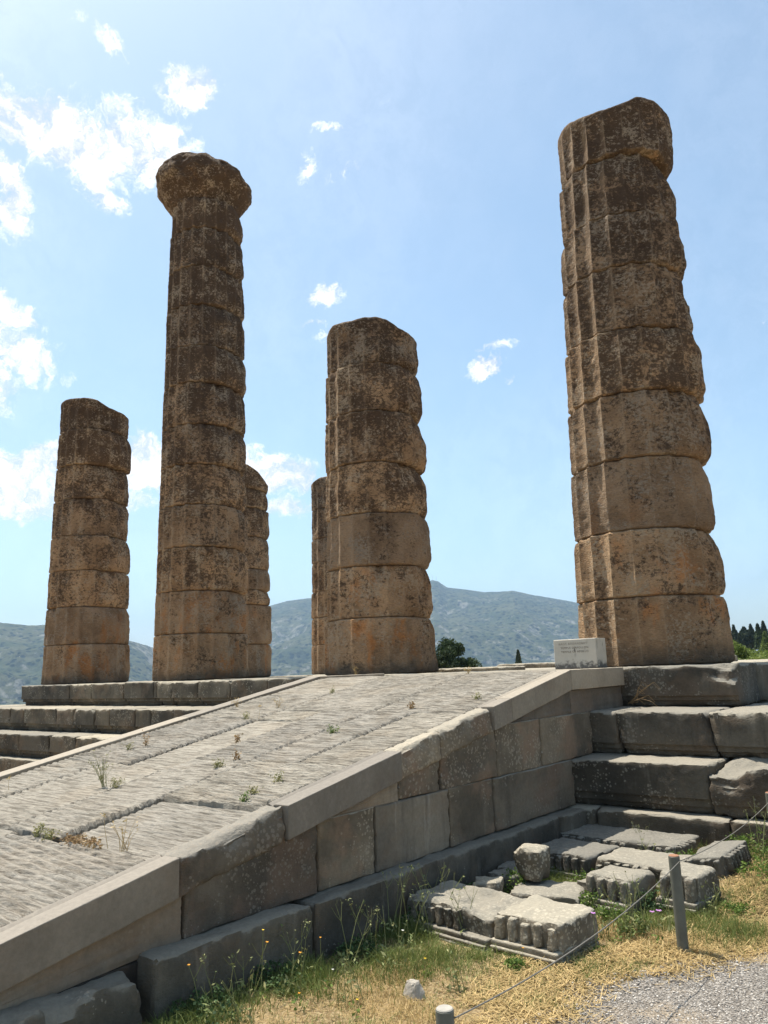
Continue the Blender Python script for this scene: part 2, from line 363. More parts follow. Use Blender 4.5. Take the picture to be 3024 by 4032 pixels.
MAT_STALK = leaf_mat('weed_stalks', (.12, .16, .05), (.34, .32, .14), .1)
MAT_OLIVE = leaf_mat('olive_joint_weed', (.15, .15, .055), (.36, .33, .14), .25)
MAT_BROWNWEED = leaf_mat('withered_weeds', (.22, .13, .06), (.42, .29, .14), .15)
def plain(name, col, ro=.6, var=.15, sc=20, met=0.0, bd=0):
    m, t, b = newmat(name, ro); v = coords(t)
    n = noise(t, v, sc, 4, .6)
    c = mixc(t, n, tuple(x*(1-var) for x in col), tuple(min(1, x*(1+var)) for x in col)); t.links.new(c, b.inputs['Base Color'])
    b.inputs['Metallic'].default_value = met
    if bd: bump(t, b, n, .6, bd)
    return m
MAT_BARK = plain('bark', (.12, .085, .06), .9, .4, 12, bd=.02)
MAT_POST = plain('painted_steel_post', (.125, .125, .100), .5, .35, 14)
MAT_CAPRUST = plain('rusty_post_cap', (.30, .15, .085), .8, .35, 40)
MAT_CAPWHITE = plain('faded_post_cap', (.36, .33, .28), .8, .35, 40)
MAT_ROPE = plain('steel_rope', (.17, .155, .13), .65, .4, 220, bd=.002)
MAT_ORANGE = plain('orange_petals', (.75, .33, .02), .6); MAT_YELLOW = plain('yellow_petals', (.8, .55, .03), .6)
MAT_PURPLE = plain('mauve_petals', (.48, .22, .50), .6); MAT_WHITEF = plain('white_seed_head', (.7, .68, .6), .8)
MAT_WHITEROCK = plain('pale_rock', (.40, .355, .29), .9, .25, 16, bd=.01)
MAT_STEEL = plain('mast_steel', (.4, .4, .4), .5)

# ------------------------------------------------------------------ ground
BX = [-9, -6.5, -4.9, -4.55, -4.3, -4.0, -3.75, -3.3, -2.4, -1.4, 1]; BV = [12.0, 12.05, 12.08, 12.2, 12.14, 12.3, 12.5, 12.72, 12.78, 12.85, 12.9]
def gz(x, y):
    x = np.asarray(x, float); y = np.asarray(y, float)
    z = -1.5 + .13*sst(11, 12.3, x)*sst(-3.2, -1.6, y) + .05*sst(-4.6, -6.2, y)
    P = np.stack([x, y, 0*x], -1).reshape(-1, 3)
    near = sst(60, 20, np.hypot(x-11, y+3))
    z = z + near*(.016*fbm(P*1.7, 3, 3)+.008*fbm(P*9, 2, 4)).reshape(x.shape)
    # terrace falls away to the valley on the south, rises gently to the north-west
    z = z - 260*sst(-14, -420, x) - 200*sst(300, 900, y)
    z = z + 4.0*sst(60, 170, y)*sst(-70, 40, x)*sst(420, 220, y)
    far = sst(30, 200, np.hypot(x, y))
    z = z + far*(1.2*fbm(P*.02, 4, 8)).reshape(x.shape)
    return z
def polar(rs, az):
    A, Rg = np.meshgrid(az, rs, indexing='ij'); X = 11.6+Rg*np.sin(A); Y = -4.0+Rg*np.cos(A)
    return X, Y
def gridF(n, m, wrap=False):
    i = np.arange(n if wrap else n-1)[:, None]; j = np.arange(m-1)[None, :]; i2 = (i+1) % n
    return np.stack([i*m+j, i2*m+j, i2*m+j+1, i*m+j+1], -1).reshape(-1, 4)
m, t, b = newmat('dry_soil', .95, .1)
v = nn(t, 'ShaderNodeNewGeometry').outputs['Position']
c = mixc(t, mrange(t, noise(t, v, 2.2, 6, .65), .38, .62), (.24, .165, .085), (.42, .30, .155))
c = mixc(t, mrange(t, noise(t, v, 45, 5, .75), .45, .62), c, (.48, .37, .21))
c = mixc(t, mth(t, 'MULTIPLY', mrange(t, noise(t, v, 24, 4, .7), .56, .66), .7), c, (.10, .085, .05))
c = mixc(t, mth(t, 'MULTIPLY', mrange(t, noise(t, v, .05, 6, .7), .45, .6), mrange(t, nn(t, 'ShaderNodeVectorMath', operation='LENGTH', ins={0: v}).outputs['Value'], 30, 90)), c, (.10, .12, .05))
t.links.new(c, b.inputs['Base Color']); bump(t, b, noise(t, v, 40, 6, .75), 1.0, .02)
MAT_SOIL = m
rs = np.concatenate([[0], np.geomspace(.12, 9, 95), np.geomspace(9.4, 5200, 95)])
az = np.linspace(0, 2*math.pi, 300, endpoint=False)
X, Y = polar(rs, az)
Zg = gz(X, Y)
under = (X > -3.5) & (X < 14.5) & (Y > -.9) & (Y < 25)
Zg = np.where(under, np.minimum(Zg, -1.5), Zg)
V = np.stack([X, Y, Zg], -1).reshape(-1, 3)
tag(mk('ground', V, gridF(len(az), len(rs), True)[:, ::-1], MAT_SOIL), kind='structure')

m, t, b = newmat('gravel', .95, .1)
v = nn(t, 'ShaderNodeNewGeometry').outputs['Position']
vo = nn(t, 'ShaderNodeTexVoronoi', ins={'Vector': v, 'Scale': 85.0}); vo2 = nn(t, 'ShaderNodeTexVoronoi', ins={'Vector': v, 'Scale': 190.0})
g = nn(t, 'ShaderNodeSeparateColor', ins={0: vo.outputs['Color']}).outputs[0]
c = mixc(t, g, (.175, .155, .132), (.47, .43, .375)); c = mixc(t, mth(t, 'MULTIPLY', mrange(t, vo.outputs['Distance'], .35, .6), .6), c, (.12, .10, .08))
sandy = mth(t, 'MULTIPLY', mrange(t, noise(t, v, 1.1, 4, .6), .48, .6), .55)
c = mixc(t, sandy, c, (.46, .35, .22)); t.links.new(c, b.inputs['Base Color'])
bump(t, b, mth(t, 'SUBTRACT', 1.0, mth(t, 'ADD', vo.outputs['Distance'], mth(t, 'MULTIPLY', vo2.outputs['Distance'], .4))), 1.0, .012)
MAT_GRAVEL = m
ny, nx = 260, 70
yy = np.linspace(-9.5, 1.2, ny); tt = np.linspace(0, 1, nx)**1.6
xb = np.interp(yy, BX, BV) + .07*fbm(np.stack([yy*2.2, yy*0, yy*0], 1), 4, 5) + .03*fbm(np.stack([yy*16, yy*0, yy*0], 1), 2, 5)
def xedge(y): return np.interp(y, yy, xb)
XX = xb[:, None]+(17-xb[:, None])*tt[None, :]; YY = np.repeat(yy[:, None], nx, 1)
V = np.stack([XX, YY, gz(XX, YY)+.004+.006*sst(0, .05, tt)[None, :]], -1).reshape(-1, 3)
tag(mk('gravel_path', V, gridF(ny, nx)[:, ::-1], MAT_GRAVEL), kind='structure')

# ------------------------------------------------------------------ mountains across the valley
RID = [(-1400, 2300), (-700, 2400), (-300, 2435), (0, 2450), (110, 2462), (180, 2458), (330, 2475), (510, 2522), (610, 2550), (700, 2520), (800, 2455), (900, 2418), (1030, 2393), (1130, 2366), (1230, 2353), (1400, 2335),
       (1600, 2312), (1670, 2300), (1700, 2283), (1725, 2288), (1760, 2312), (1830, 2320), (1900, 2330), (1960, 2330), (2020, 2325), (2100, 2342), (2280, 2373), (2500, 2425), (2750, 2500), (2900, 2560), (3100, 2620), (3600, 2680), (4600, 2720)]
azk, elk = [], []
for px, py in RID:
    d = pdir(px, py); azk.append(math.atan2(d[0], d[1])); elk.append(math.asin(d[2]))
na, nr = 1100, 330
AZ = np.linspace(azk[0]+.0, azk[-1], na); rr = np.geomspace(1250, 4300, nr)
A, Rg = np.meshgrid(AZ, rr, indexing='ij')
el = np.interp(A, azk, elk)
# left spur stands nearer than the central massif
d0 = pdir(600, 2500); azs = math.atan2(d0[0], d0[1])
Rd = 2300+1100*sst(azs-.03, azs+.10, A)
Hr = np.tan(el)*Rd
base = -235.0
tt = np.clip((Rg-1250)/(Rd-1250), 0, 1)
X = CAM[0]+Rg*np.sin(A); Y = CAM[1]+Rg*np.cos(A)
P = np.stack([X, Y, 0*X], -1).reshape(-1, 3)
Pd = P/420.0
rid = 1-np.abs(fbm(Pd+.4*np.stack([fbm(Pd*1.3, 3, 21), fbm(Pd*1.3+9, 3, 22), 0*Pd[:, 0]], 1), 5, 23, .52))*2.2
rid = rid.reshape(X.shape)
prof = tt**.92
h = base+(Hr-base)*prof
env = np.sin(np.pi*np.clip(tt, 0, 1))**.8
h += (rid-.55)*75*env + 9*env*fbm(P/60, 4, 31).reshape(X.shape)
tg = ((Hr-base)/np.maximum(Rd-1250, 1))
lim = np.tan(el)*Rg*.985
near_top = sst(.80, .995, tt)
h = np.where(tt < .999, np.minimum(h, np.where(Rg < Rd, np.tan(el)*Rg - (1-near_top)*4+3*fbm(P/25, 3, 35).reshape(X.shape)*near_top, h)), h)
back = Rg > Rd
h = np.where(back, Hr-(Rg-Rd)*.35 + 4*fbm(P/25, 3, 35).reshape(X.shape)*np.exp(-(Rg-Rd)/40), h)
m, t, b = newmat('scrub_hillside', .95, .05)
geo = nn(t, 'ShaderNodeNewGeometry'); v = geo.outputs['Position']
cliffA = noise(t, v, .0045, 6, .62)
c = mixc(t, mrange(t, noise(t, v, .011, 6, .7), .38, .62), (.062, .078, .034), (.11, .115, .056))
vo = nn(t, 'ShaderNodeTexVoronoi', ins={'Vector': v, 'Scale': .062}); 
dots = mrange(t, mth(t, 'ADD', vo.outputs['Distance'], mth(t, 'MULTIPLY', noise(t, v, .05, 3, .6), .3)), .38, .62)
c = mixc(t, mth(t, 'MULTIPLY', dots, .9), (.012, .022, .009), c)
rk = mth(t, 'ADD', mth(t, 'MULTIPLY', noise(t, scl(t, v, (1, 1, .5)), .028, 7, .75), .62), mth(t, 'MULTIPLY', cliffA, .4))
sl = nn(t, 'ShaderNodeSeparateXYZ', ins={0: geo.outputs['True Normal']}).outputs[2]
rk = mth(t, 'ADD', rk, mth(t, 'MULTIPLY', mth(t, 'SUBTRACT', .93, sl), .25))
c = mixc(t, mth(t, 'MULTIPLY', mrange(t, rk, .565, .635), .6), c, (.31, .29, .24))
t.links.new(c, b.inputs['Base Color']); bump(t, b, mth(t, 'ADD', noise(t, v, .04, 6, .7), mth(t, 'MULTIPLY', vo.outputs['Distance'], .3)), 1.0, 14.0)
V = np.stack([X, Y, h], -1).reshape(-1, 3)
hill = tag(mk('mountain_range', V, gridF(na, nr), m), kind='structure')
for px, h_ in ((1703, 24), (1718, 19)):
    d = pdir(px, 2286); k = 3380/math.hypot(d[0], d[1]); p = CAM+d*k
    e_ = empty('antenna_mast', tuple(p-np.array([0, 0, 8])), 'thin antenna mast on the mountain summit, %s of two' % ('the taller left' if h_ == 24 else 'the shorter right'), 'mast', 'masts on the summit')
    parts = [tube([p-[0, 0, 10], p+[0, 0, h_]], .8, .35, 4)]
    mk('mast_pole', *parts[0], MAT_STEEL, e_)
    [mk('antenna', *tube([p+[0, 0, h_*q], p+[1.8, 1.2, h_*q]], .35, .35, 4), MAT_STEEL, e_) for q in (.55, .75)]

# ------------------------------------------------------------------ temple platform
Z1, Z2, Z3, Z4, Z5 = 0.0, -.403, -.798, -1.194, -1.62
plat = empty('temple_platform', (4.8, 0, -1.5), 'long stepped temple platform of grey limestone blocks under the columns', 'temple platform')
sd_ = [100]
def seed(): sd_[0] += 1; return sd_[0]
def course(name, y0, y1, zb, zt, xs, ins, chips=None, h=.06, r=.018, gap=.006, slants=None):
    for i in range(len(xs)-1):
        ch = .03 if not chips else chips.get(i, .03)
        s0 = slants.get(i, 0) if slants else 0; s1 = slants.get(i+1, 0) if slants else 0
        dz = random.uniform(-.004, .003)
        V, F = rough(xs[i]+gap/2, xs[i+1]-gap/2, y0+random.uniform(-.006, .006), y1, zb+.003, zt+dz, h, r, ch, .005, seed(), inset=ins, sl=(s0, s1))
        mk(name, V, F, MAT_STEP, plat)
random.seed(4)
INS = [(.125, .05), (.070, .11)]
course('stylobate_block', 0, 1.0, Z2, Z1, [-2.22, -.343, .45, 1.463, 2.36], INS, {0: .035, 1: .07}, .05)
course('stylobate_block', .012, 1.0, Z2, Z1, [2.36, 2.44], INS, {0: .02}, .05)
course('stylobate_block', 0, 1.0, Z2, Z1-.004, [2.44, 2.854, 3.549, 4.35, 5.2, 6.1, 7.1, 8.2, 9.3, 10.1, 10.555], INS, {0: .08, 1: .06, 2: .07}, .05, r=.03)
V, F = rough(10.561, 11.79, 0, .8, Z2+.003, Z1, .035, .014, .04, .006, 61, inset=[(.10, .028), (.055, .06)], cf=3.5)
# broken upper corner of the big right-hand block
k = np.array([11.74, 0.0, -.04]); d = np.linalg.norm((V-k)/np.array([.24, .22, .16]), axis=1)
amt = sst(1.0, .35, d)*(1+.35*fbm(V*22, 3, 8)); V = V+amt[:, None]*np.array([-.035, .055, -.045])
mk('stylobate_block', V, F, MAT_STEP, plat)
for (ya, yb_) in ((.806, 2.1), (2.106, 3.6), (3.606, 5.2), (5.2, 7.2)):
    V, F = rough(10.9, 11.79-.02*(ya > 1), ya, yb_, Z2+.003, Z1-.008, .06, .02, .06, .008, seed()); mk('stylobate_block', V, F, MAT_STEP, plat)
for (ya, yb_) in ((1.006, 3.2), (3.206, 5.6), (5.606, 8.0), (8.006, 10.5)):
    V, F = rough(-2.22, -.9, ya, yb_, Z2+.003, Z1-.004, .08, .02, .05, .006, seed()); mk('stylobate_block', V, F, MAT_STEP, plat)
course('step_block', -.788, .6, Z3, Z2, [-3.6, -2.4, -1.75, -1.038, -.502, .627, 1.2, 1.876, 2.309, 3.026, 3.43, 3.999, 4.9, 5.9, 7.2], INS, {6: .07, 7: .05, 10: .06, 3: .05, 5: .06}, .05, slants={6: .0, 5: .05, 4: -.04})
course('step_block', -.788, .7, Z3, Z2, [10.56, 10.886, 11.72, 13.1, 14.4], [(.10, .028), (.05, .06)], {0: .045, 1: .055, 2: .09}, .035, slants={2: .07, 1: .02})
course('step_block', -1.263, .2, Z4, Z3, [-4.2, -2.9, -1.7, -.8, .319, 1.302, 2.13, 3.1, 4.2, 5.5, 7.2], INS, {5: .08, 6: .10}, .05)
V, F = rough(10.57, 11.851, -1.263, .2, Z4+.003, Z3, .035, .02, .04, .006, 78, inset=[(.12, .03), (.055, .055)]); mk('step_block', V, F, MAT_STEP, plat)
V, F = rough(11.857, 12.9, -1.275, .2, Z4+.003, Z3+.004,   .022, .02, .05, .016, 79, inset=[(.09, .02)], cf=4.5)
d = sst(-.3, .6, fbm(V*np.array([2.6, 2.6, 3])+3, 4, 90)); V[:, 2] -= .10*d*sst(-1.1, -.8, V[:, 2])*sst(-.6, -1.2, V[:, 1]); mk('step_block', V, F, MAT_STEP, plat)
V, F = rough(12.91, 14.4, -1.263, .2, Z4+.003, Z3, .05, .03, .08, .008, 80, inset=[(.1, .03)]); mk('step_block', V, F, MAT_STEP, plat)
course('foundation_block', -1.373, -.3, Z5, Z4, [-5, -3.4, -2.2, -1.0, .3, 1.6, 3, 5, 7.2], None, None, .08)
course('foundation_block', -1.373, -.3, Z5, Z4, [10.56, 10.872, 12.0, 13.2, 14.5], None, {0: .04, 1: .045, 2: .03}, .04)
V, F = rough(-2.0, 11.6, .5, 24, Z5, Z1-.02, 1.2, .05, .0, .01, 91); mk('platform_core', V, F, MAT_STEP, plat)
V, F = rough(-3.3, 14.2, -.6, 20, Z5, Z2-.02, 1.2, .05, .0, .01, 92); mk('platform_core', V, F, MAT_STEP, plat)
# low stones lying on the far side of the platform
def lowstone(x0, x1, y0, y1, z1, sd, label, grp='low stones on the far platform'):
    V, F = rough(x0, x1, y0, y1, -.03, z1, .06, .02, .06, .01, sd)
    e = empty('fallen_slab', ((x0+x1)/2, (y0+y1)/2, -.02), label, 'stone slab', grp); mk('slab_body', V, F, MAT_FRAG, e)
lowstone(3.3, 6.5, 9.6, 10.4, .10, 201, 'long low slab on the platform behind the inscribed block')
lowstone(6.55, 9.0, 9.5, 10.3, .115, 202, 'second low slab, beside the long one, right behind the inscribed block')
lowstone(6.2, 7.9, 2.1, 2.9, .045, 203, 'thin flat slab at the right foot of the third column')
lowstone(12.0-.35, 13.3, 6.2, 7.2, .05, 204, 'broken slab lying right of the big right column, nearest the step corner')
lowstone(10.6, 13.6, 10.0, 11.2, .12, 205, 'cracked slab farther back right of the big right column')

# ------------------------------------------------------------------ ramp
TS, YS = .1846, -1.2267
def rz(y): return np.where(np.asarray(y) > YS, 0.0, TS*(np.asarray(y)-YS))
ramp = empty('stone_ramp', (9.0, -5, -1.5), 'sloping limestone ramp with tooled paving leading up between the columns', 'ramp')
SX = [(10.515)]
def slab(x0, x1, y0, y1, sd, dz=0.0, smooth=0.0, pol=False):
    hx = .022 if y0 > -4 else .016
    hy = .0105 if y0 > -3.5 else .0065
    g = .0055
    xs = np.concatenate([[x0+g, x0+g], np.linspace(x0+g+.004, x1-g-.004, max(4, int((x1-x0)/hx))), [x1-g, x1-g]])
    ys = np.concatenate([[y0+g, y0+g], np.linspace(y0+g+.004, y1-g-.004, max(4, int((y1-y0)/hy))), [y1-g, y1-g]])
    GX, GY = np.meshgrid(xs, ys, indexing='ij'); P = np.stack([GX, GY, 0*GX], -1).reshape(-1, 3)
    # pick-dressed furrows running across the ramp
    warp = .012*fbm(P*np.array([1.0, 1.2, 1])+sd, 2, sd) + .0028*fbm(P*np.array([10, 5, 1]), 2, sd+1)
    per = .052+.006*vn(P*.7, sd)
    ph = (P[:, 1]+warp+.10*P[:, 0]*math.sin(sd))/.052
    fr = ph-np.floor(ph); gr = 1-np.exp(-((fr-.5)/.19)**2)+.30*(fr-.5)
    brk = sst(-.2, .2, fbm(P*np.array([9, 19, 1])+sd*2, 3, sd+3))
    amp = (.0115*sst(-.75, -.05, fbm(P*1.3+sd, 3, sd+4))+.004)*(1-smooth)
    hgt = gr*amp*(.72+.28*brk) + .0030*fbm(P*np.array([9, 52, 1]), 3, sd+6) + .0025*fbm(P*2.2, 3, sd+7)
    wear = .6*fbm(P*np.array([30, 70, 1]), 2, sd+9)*.003
    H = (hgt+wear).reshape(GX.shape)
    ed = np.minimum.reduce([GX-x0, x1-GX, GY-y0, y1-GY]); H -= (.022*sst(.022, .0, ed)*(1+fbm(P*20, 2, sd).reshape(GX.shape)))
    Zt = rz(GY)-.018+H+dz
    V = np.stack([GX, GY, Zt], -1)
    for arr in (V[0], V[-1], V[:, 0], V[:, -1]): arr[..., 2] -= .12
    V = V.reshape(-1, 3)
    mk('paving_slab', V, gridF(len(xs), len(ys))[:, ::-1][:, ::-1], MAT_RAMP, ramp)
G = [(7.455, 8.38, -1.2267, -2.05, 0, .5), (7.455, 8.38, -2.05, -3.04, 0, 0), (8.38, 9.53, -1.2267, -2.75, 0, 0), (8.38, 8.95, -2.75, -3.04, 0, .2),
     (8.95, 9.53, -2.75, -4.12, 0, 0), (9.53, 10.505, -1.2267, -2.76, 0, 0), (9.53, 10.0, -2.76, -4.12, 0, 0), (10.0, 10.505, -2.76, -3.43, -.006, 0), (10.0, 10.505, -3.43, -4.12, -.004, .1),
     (7.455, 8.38, -3.04, -4.4, 0, 0), (8.38, 8.95, -3.04, -4.4, -.010, .65), (7.455, 8.1, -4.4, -6.0, 0, 0), (8.1, 8.95, -4.4, -5.61, 0, 0), (8.95, 9.57, -4.12, -5.61, .004, 0),
     (9.57, 10.505, -4.12, -4.91, .003, 0), (9.57, 10.505, -4.91, -5.64, -.022, .45), (8.1, 9.1, -5.61, -7.2, -.006, .5), (9.1, 10.505, -5.64, -7.3, -.004, -.15), (7.455, 8.1, -6.0, -8.3, 0, 0), (8.1, 10.505, -7.3, -8.4, 0, 0), (8.1, 9.1, -7.2, -7.3, 0, 0)]
for i, (x0, x1, ya, yb_, dz, sm) in enumerate(G): slab(x0, x1, yb_, ya, 300+i*5, dz, sm)
V, F = rough(7.455, 10.505, -1.2267, .0, -.4, -.016, .06, .01, .0, .006, 330); mk('landing_slab', V, F, MAT_RAMP, ramp)
V, F = rough(7.30, 10.58, -8.3, .1, -1, 0, .4, .005, 0, 0, 331, zk=[(-8.3, -1.6, -1.42), (YS, -1.6, -.10), (.1, -1.6, -.10)]); mk('ramp_core', V, F, MAT_JOINT, ramp)
def slope(y0, y1, tb, dt=0.0):            # knots for a strip of thickness tb under the ramp line
    ks = sorted({y0-.3, y0, y1, y1+.3} | ({YS} if y0 < YS < y1 else set()))
    return [(y, float(rz(y))-tb+dt, float(rz(y))+dt) for y in ks]
def coping(x0, x1, y0, y1, tb, mat, chip, amp, sd, cf=5, dt=0, h=.05, r=.006):
    V, F = rough(x0, x1, y0+.003, y1-.003, -tb, 0, h, r, chip, amp, sd, zk=slope(y0, y1, tb, dt), cf=cf)
    return V, F
# right kerb, smooth restored lengths (proud fascia) and broken ancient ones
def kerb(y0, y1, broken, sd):
    if not broken:
        V, F = coping(10.515, 10.685, y0, y1, .185, MAT_KERB, .004, .0015, sd, h=.014)
        # hollow moulding along the inner edge
        k_ = np.exp(-((V[:, 0]-10.548)/.012)**2)*sst(-.06, -.02, V[:, 2]-rz(V[:, 1])); V[:, 2] -= .014*k_
        mk('kerb_stone', V, F, MAT_KERB, ramp)
    else:
        V, F = coping(10.512, 10.665, y0, y1, .19, MAT_KERB, .030, .007, sd, cf=5.5, dt=-.004, h=.022, r=.008)
        sel = sst(10.60, 10.66, V[:, 0])*sst(-.15, .02, V[:, 2]-rz(V[:, 1]))
        V[:, 2] -= .016*sel*sst(-.1, .3, fbm(V*np.array([5, 8, 5]), 4, sd+3)); V[:, 0] -= .030*sel*sst(-.2, .2, fbm(V*np.array([4, 9, 4])+5, 4, sd+4))
        mk('kerb_stone', V, F, MAT_WALL, ramp)
kerb(-1.2267, -.003, False, 341)
kerb(-2.338, -1.2267, False, 342); kerb(-2.62, -2.338, False, 343)
kerb(-3.33, -2.62, True, 344); kerb(-3.82, -3.33, True, 349)
kerb(-4.87, -3.82, False, 346)
kerb(-5.60, -4.87, True, 352)
kerb(-8.3, -5.60, False, 348)
# left kerb
for (ya, yb_) in ((-3.1, -1.2267), (-5.2, -3.1), (-8.3, -5.2), (-1.2267, -.003)):
    V, F = coping(7.267, 7.45, ya, yb_, .25, MAT_KERB, .004, .002, 360+int(-ya*3), dt=.012, h=.06, r=.012); mk('kerb_stone', V, F, MAT_KERB, ramp)
# right side wall: (y0, y1, knots(zb, zt at y0 .. y1), material, chip)
XW = 10.645; FB = .188
def wall(y0, y1, kn, mat, chip=.02, x=XW, name='wall_block', h=.045, r=.010, amp=.004, xb_=10.25):
    V, F = rough(xb_, x, y0+.003, y1-.003, -1, 0, h, r, chip, amp, seed(), zk=kn, cf=6); mk(name, V, F, mat, ramp)
def kr(y0, y1, zb, off=FB+.002, zb0=None):
    ks = sorted({y0-.2, y0, y1, y1+.2} | ({YS} if y0 < YS < y1 else set())); out = []
    for y in ks:
        zt = float(rz(min(max(y, y0), y1)))-off; bb = zb if zb0 is None else zb0(y)
        out.append((y, bb, max(zt, bb+.004)))
    return out
wall(-1.2, -.003, kr(-1.2, -.003, Z2), MAT_WSMOOTH, .006)
wall(-2.335, -1.2, kr(-2.335, -1.2, Z2), MAT_WSMOOTH, .006)
wall(-2.45, -2.338, kr(-2.45, -2.338, Z2), MAT_WSMOOTH, .004, h=.03, r=.004)
flat = lambda y0, y1, a, b: [(y0-.2, a, b), (y1+.2, a, b)]
wall(-1.82, -.8, flat(-1.82, -.8, Z3, Z2), MAT_WALL, .03, x=XW+.004)
wall(-2.56, -1.828, flat(0, 0, Z3, Z2) and [(-9, Z3, Z2), (9, Z3, Z2)], MAT_WALL, .03)
wall(-3.33, -2.56, [(-3.4, Z3, float(rz(-3.4))-.16), (-2.75, Z3, -.40), (-2.3, Z3, -.40)], MAT_WALL, .03, x=XW+.006)
wall(-3.33, -2.63, [(-3.4, -.5, float(rz(-3.4))-.03), (-2.6, -.42, float(rz(-2.6))-.03)], MAT_WALL, .03, x=XW-.004)
wall(-3.82, -3.336, [(-3.9, Z3, float(rz(-3.9))-.03), (-3.3, Z3, float(rz(-3.3))-.03)], MAT_WALL, .04, x=XW)
wall(-4.80, -3.823, [(-4.9, Z3-.004, Z3+.002), (-4.62, Z3-.002, float(rz(-4.62))-FB), (-3.7, Z3, float(rz(-3.7))-FB)], MAT_WSMOOTH, .006)
wall(-2.635, -1.264, [(-9, Z4, Z3), (9, Z4, Z3)], MAT_WALL, .035, x=XW+.008)
wall(-3.24, -2.641, [(-9, Z4, Z3), (9, Z4, Z3)], MAT_WALL, .015)
wall(-4.072, -3.246, [(-9, Z4, Z3), (9, Z4, Z3)], MAT_MARBLE, .03, x=XW+.006)
wall(-4.596, -4.078, [(-9, Z4, Z3), (9, Z4, Z3)], MAT_WALL, .02, x=XW+.002)
wall(-5.545, -4.602, [(-5.7, Z4, float(rz(-5.7))-.05), (-4.885, Z4, float(rz(-4.885))-.05), (-4.865, Z4, -.862), (-4.5, Z4, -.80)], MAT_WALL, .02, x=XW+.004)
wall(-7.3, -5.551, [(-7.5, Z4-.12, float(rz(-7.5))-FB), (-5.4, Z4, float(rz(-5.4))-FB)], MAT_WSMOOTH, .008)
wall(-7.3, -5.4, [(-7.5, -1.62, -1.3), (-5.4, -1.62, -1.2)], MAT_JOINT, .03, x=XW+.0)
# projecting footing course
def plinth(y0, y1, zt, chip, sl_=0, x=10.76):
    V, F = rough(10.5, x, y0+.006, y1-.006, -1.62, zt, .03, .022, chip, .011, seed(), cf=4); mk('footing_block', V, F, MAT_PLINTH, ramp)
plinth(-1.80, -1.38, Z4, .02, x=10.80); plinth(-4.75, -1.806, Z4-.004, .035); plinth(-5.80, -4.765, Z4-.004, .05, x=10.775); plinth(-6.9, -5.86, Z4-.035, .11, x=10.79); plinth(-8.4, -6.95, Z4-.05, .09)
# south (left) side wall of the ramp, only its top shows
V, F = rough(7.285, 7.6, -8.3, -.01, -1, 0, .15, .01, .02, .004, 395, zk=[(-8.3, -1.62, -1.56), (YS, -1.62, -.255), (0, -1.62, -.255)]); mk('wall_block', V, F, MAT_WALL, ramp)
# earth fill and soot-dark moss in the joint line is part of the stones (material); dry twig at the step corner
tw = []
rnd = np.random.RandomState(5)
for k_ in range(9):
    p = np.array([10.72+rnd.rand()*.05, -.06, -.38+rnd.rand()*.02]); q_ = p+np.array([.10+rnd.rand()*.2, -.05-.05*rnd.rand(), .02+rnd.rand()*.22])
    mid = (p+q_)/2+rnd.randn(3)*.03; mid2 = q_+np.array([.06, 0, -.03-.04*rnd.rand()])
    tw.append(tube([p, mid, q_, mid2], .0028, .001, 4))
V, F = join(tw); o = mk('dry_twig', V, F, MAT_BROWNWEED, cols=np.full((len(V), 3), .5)); tag(o, 'dry leafless twig growing in the corner between ramp and top step', 'twig')

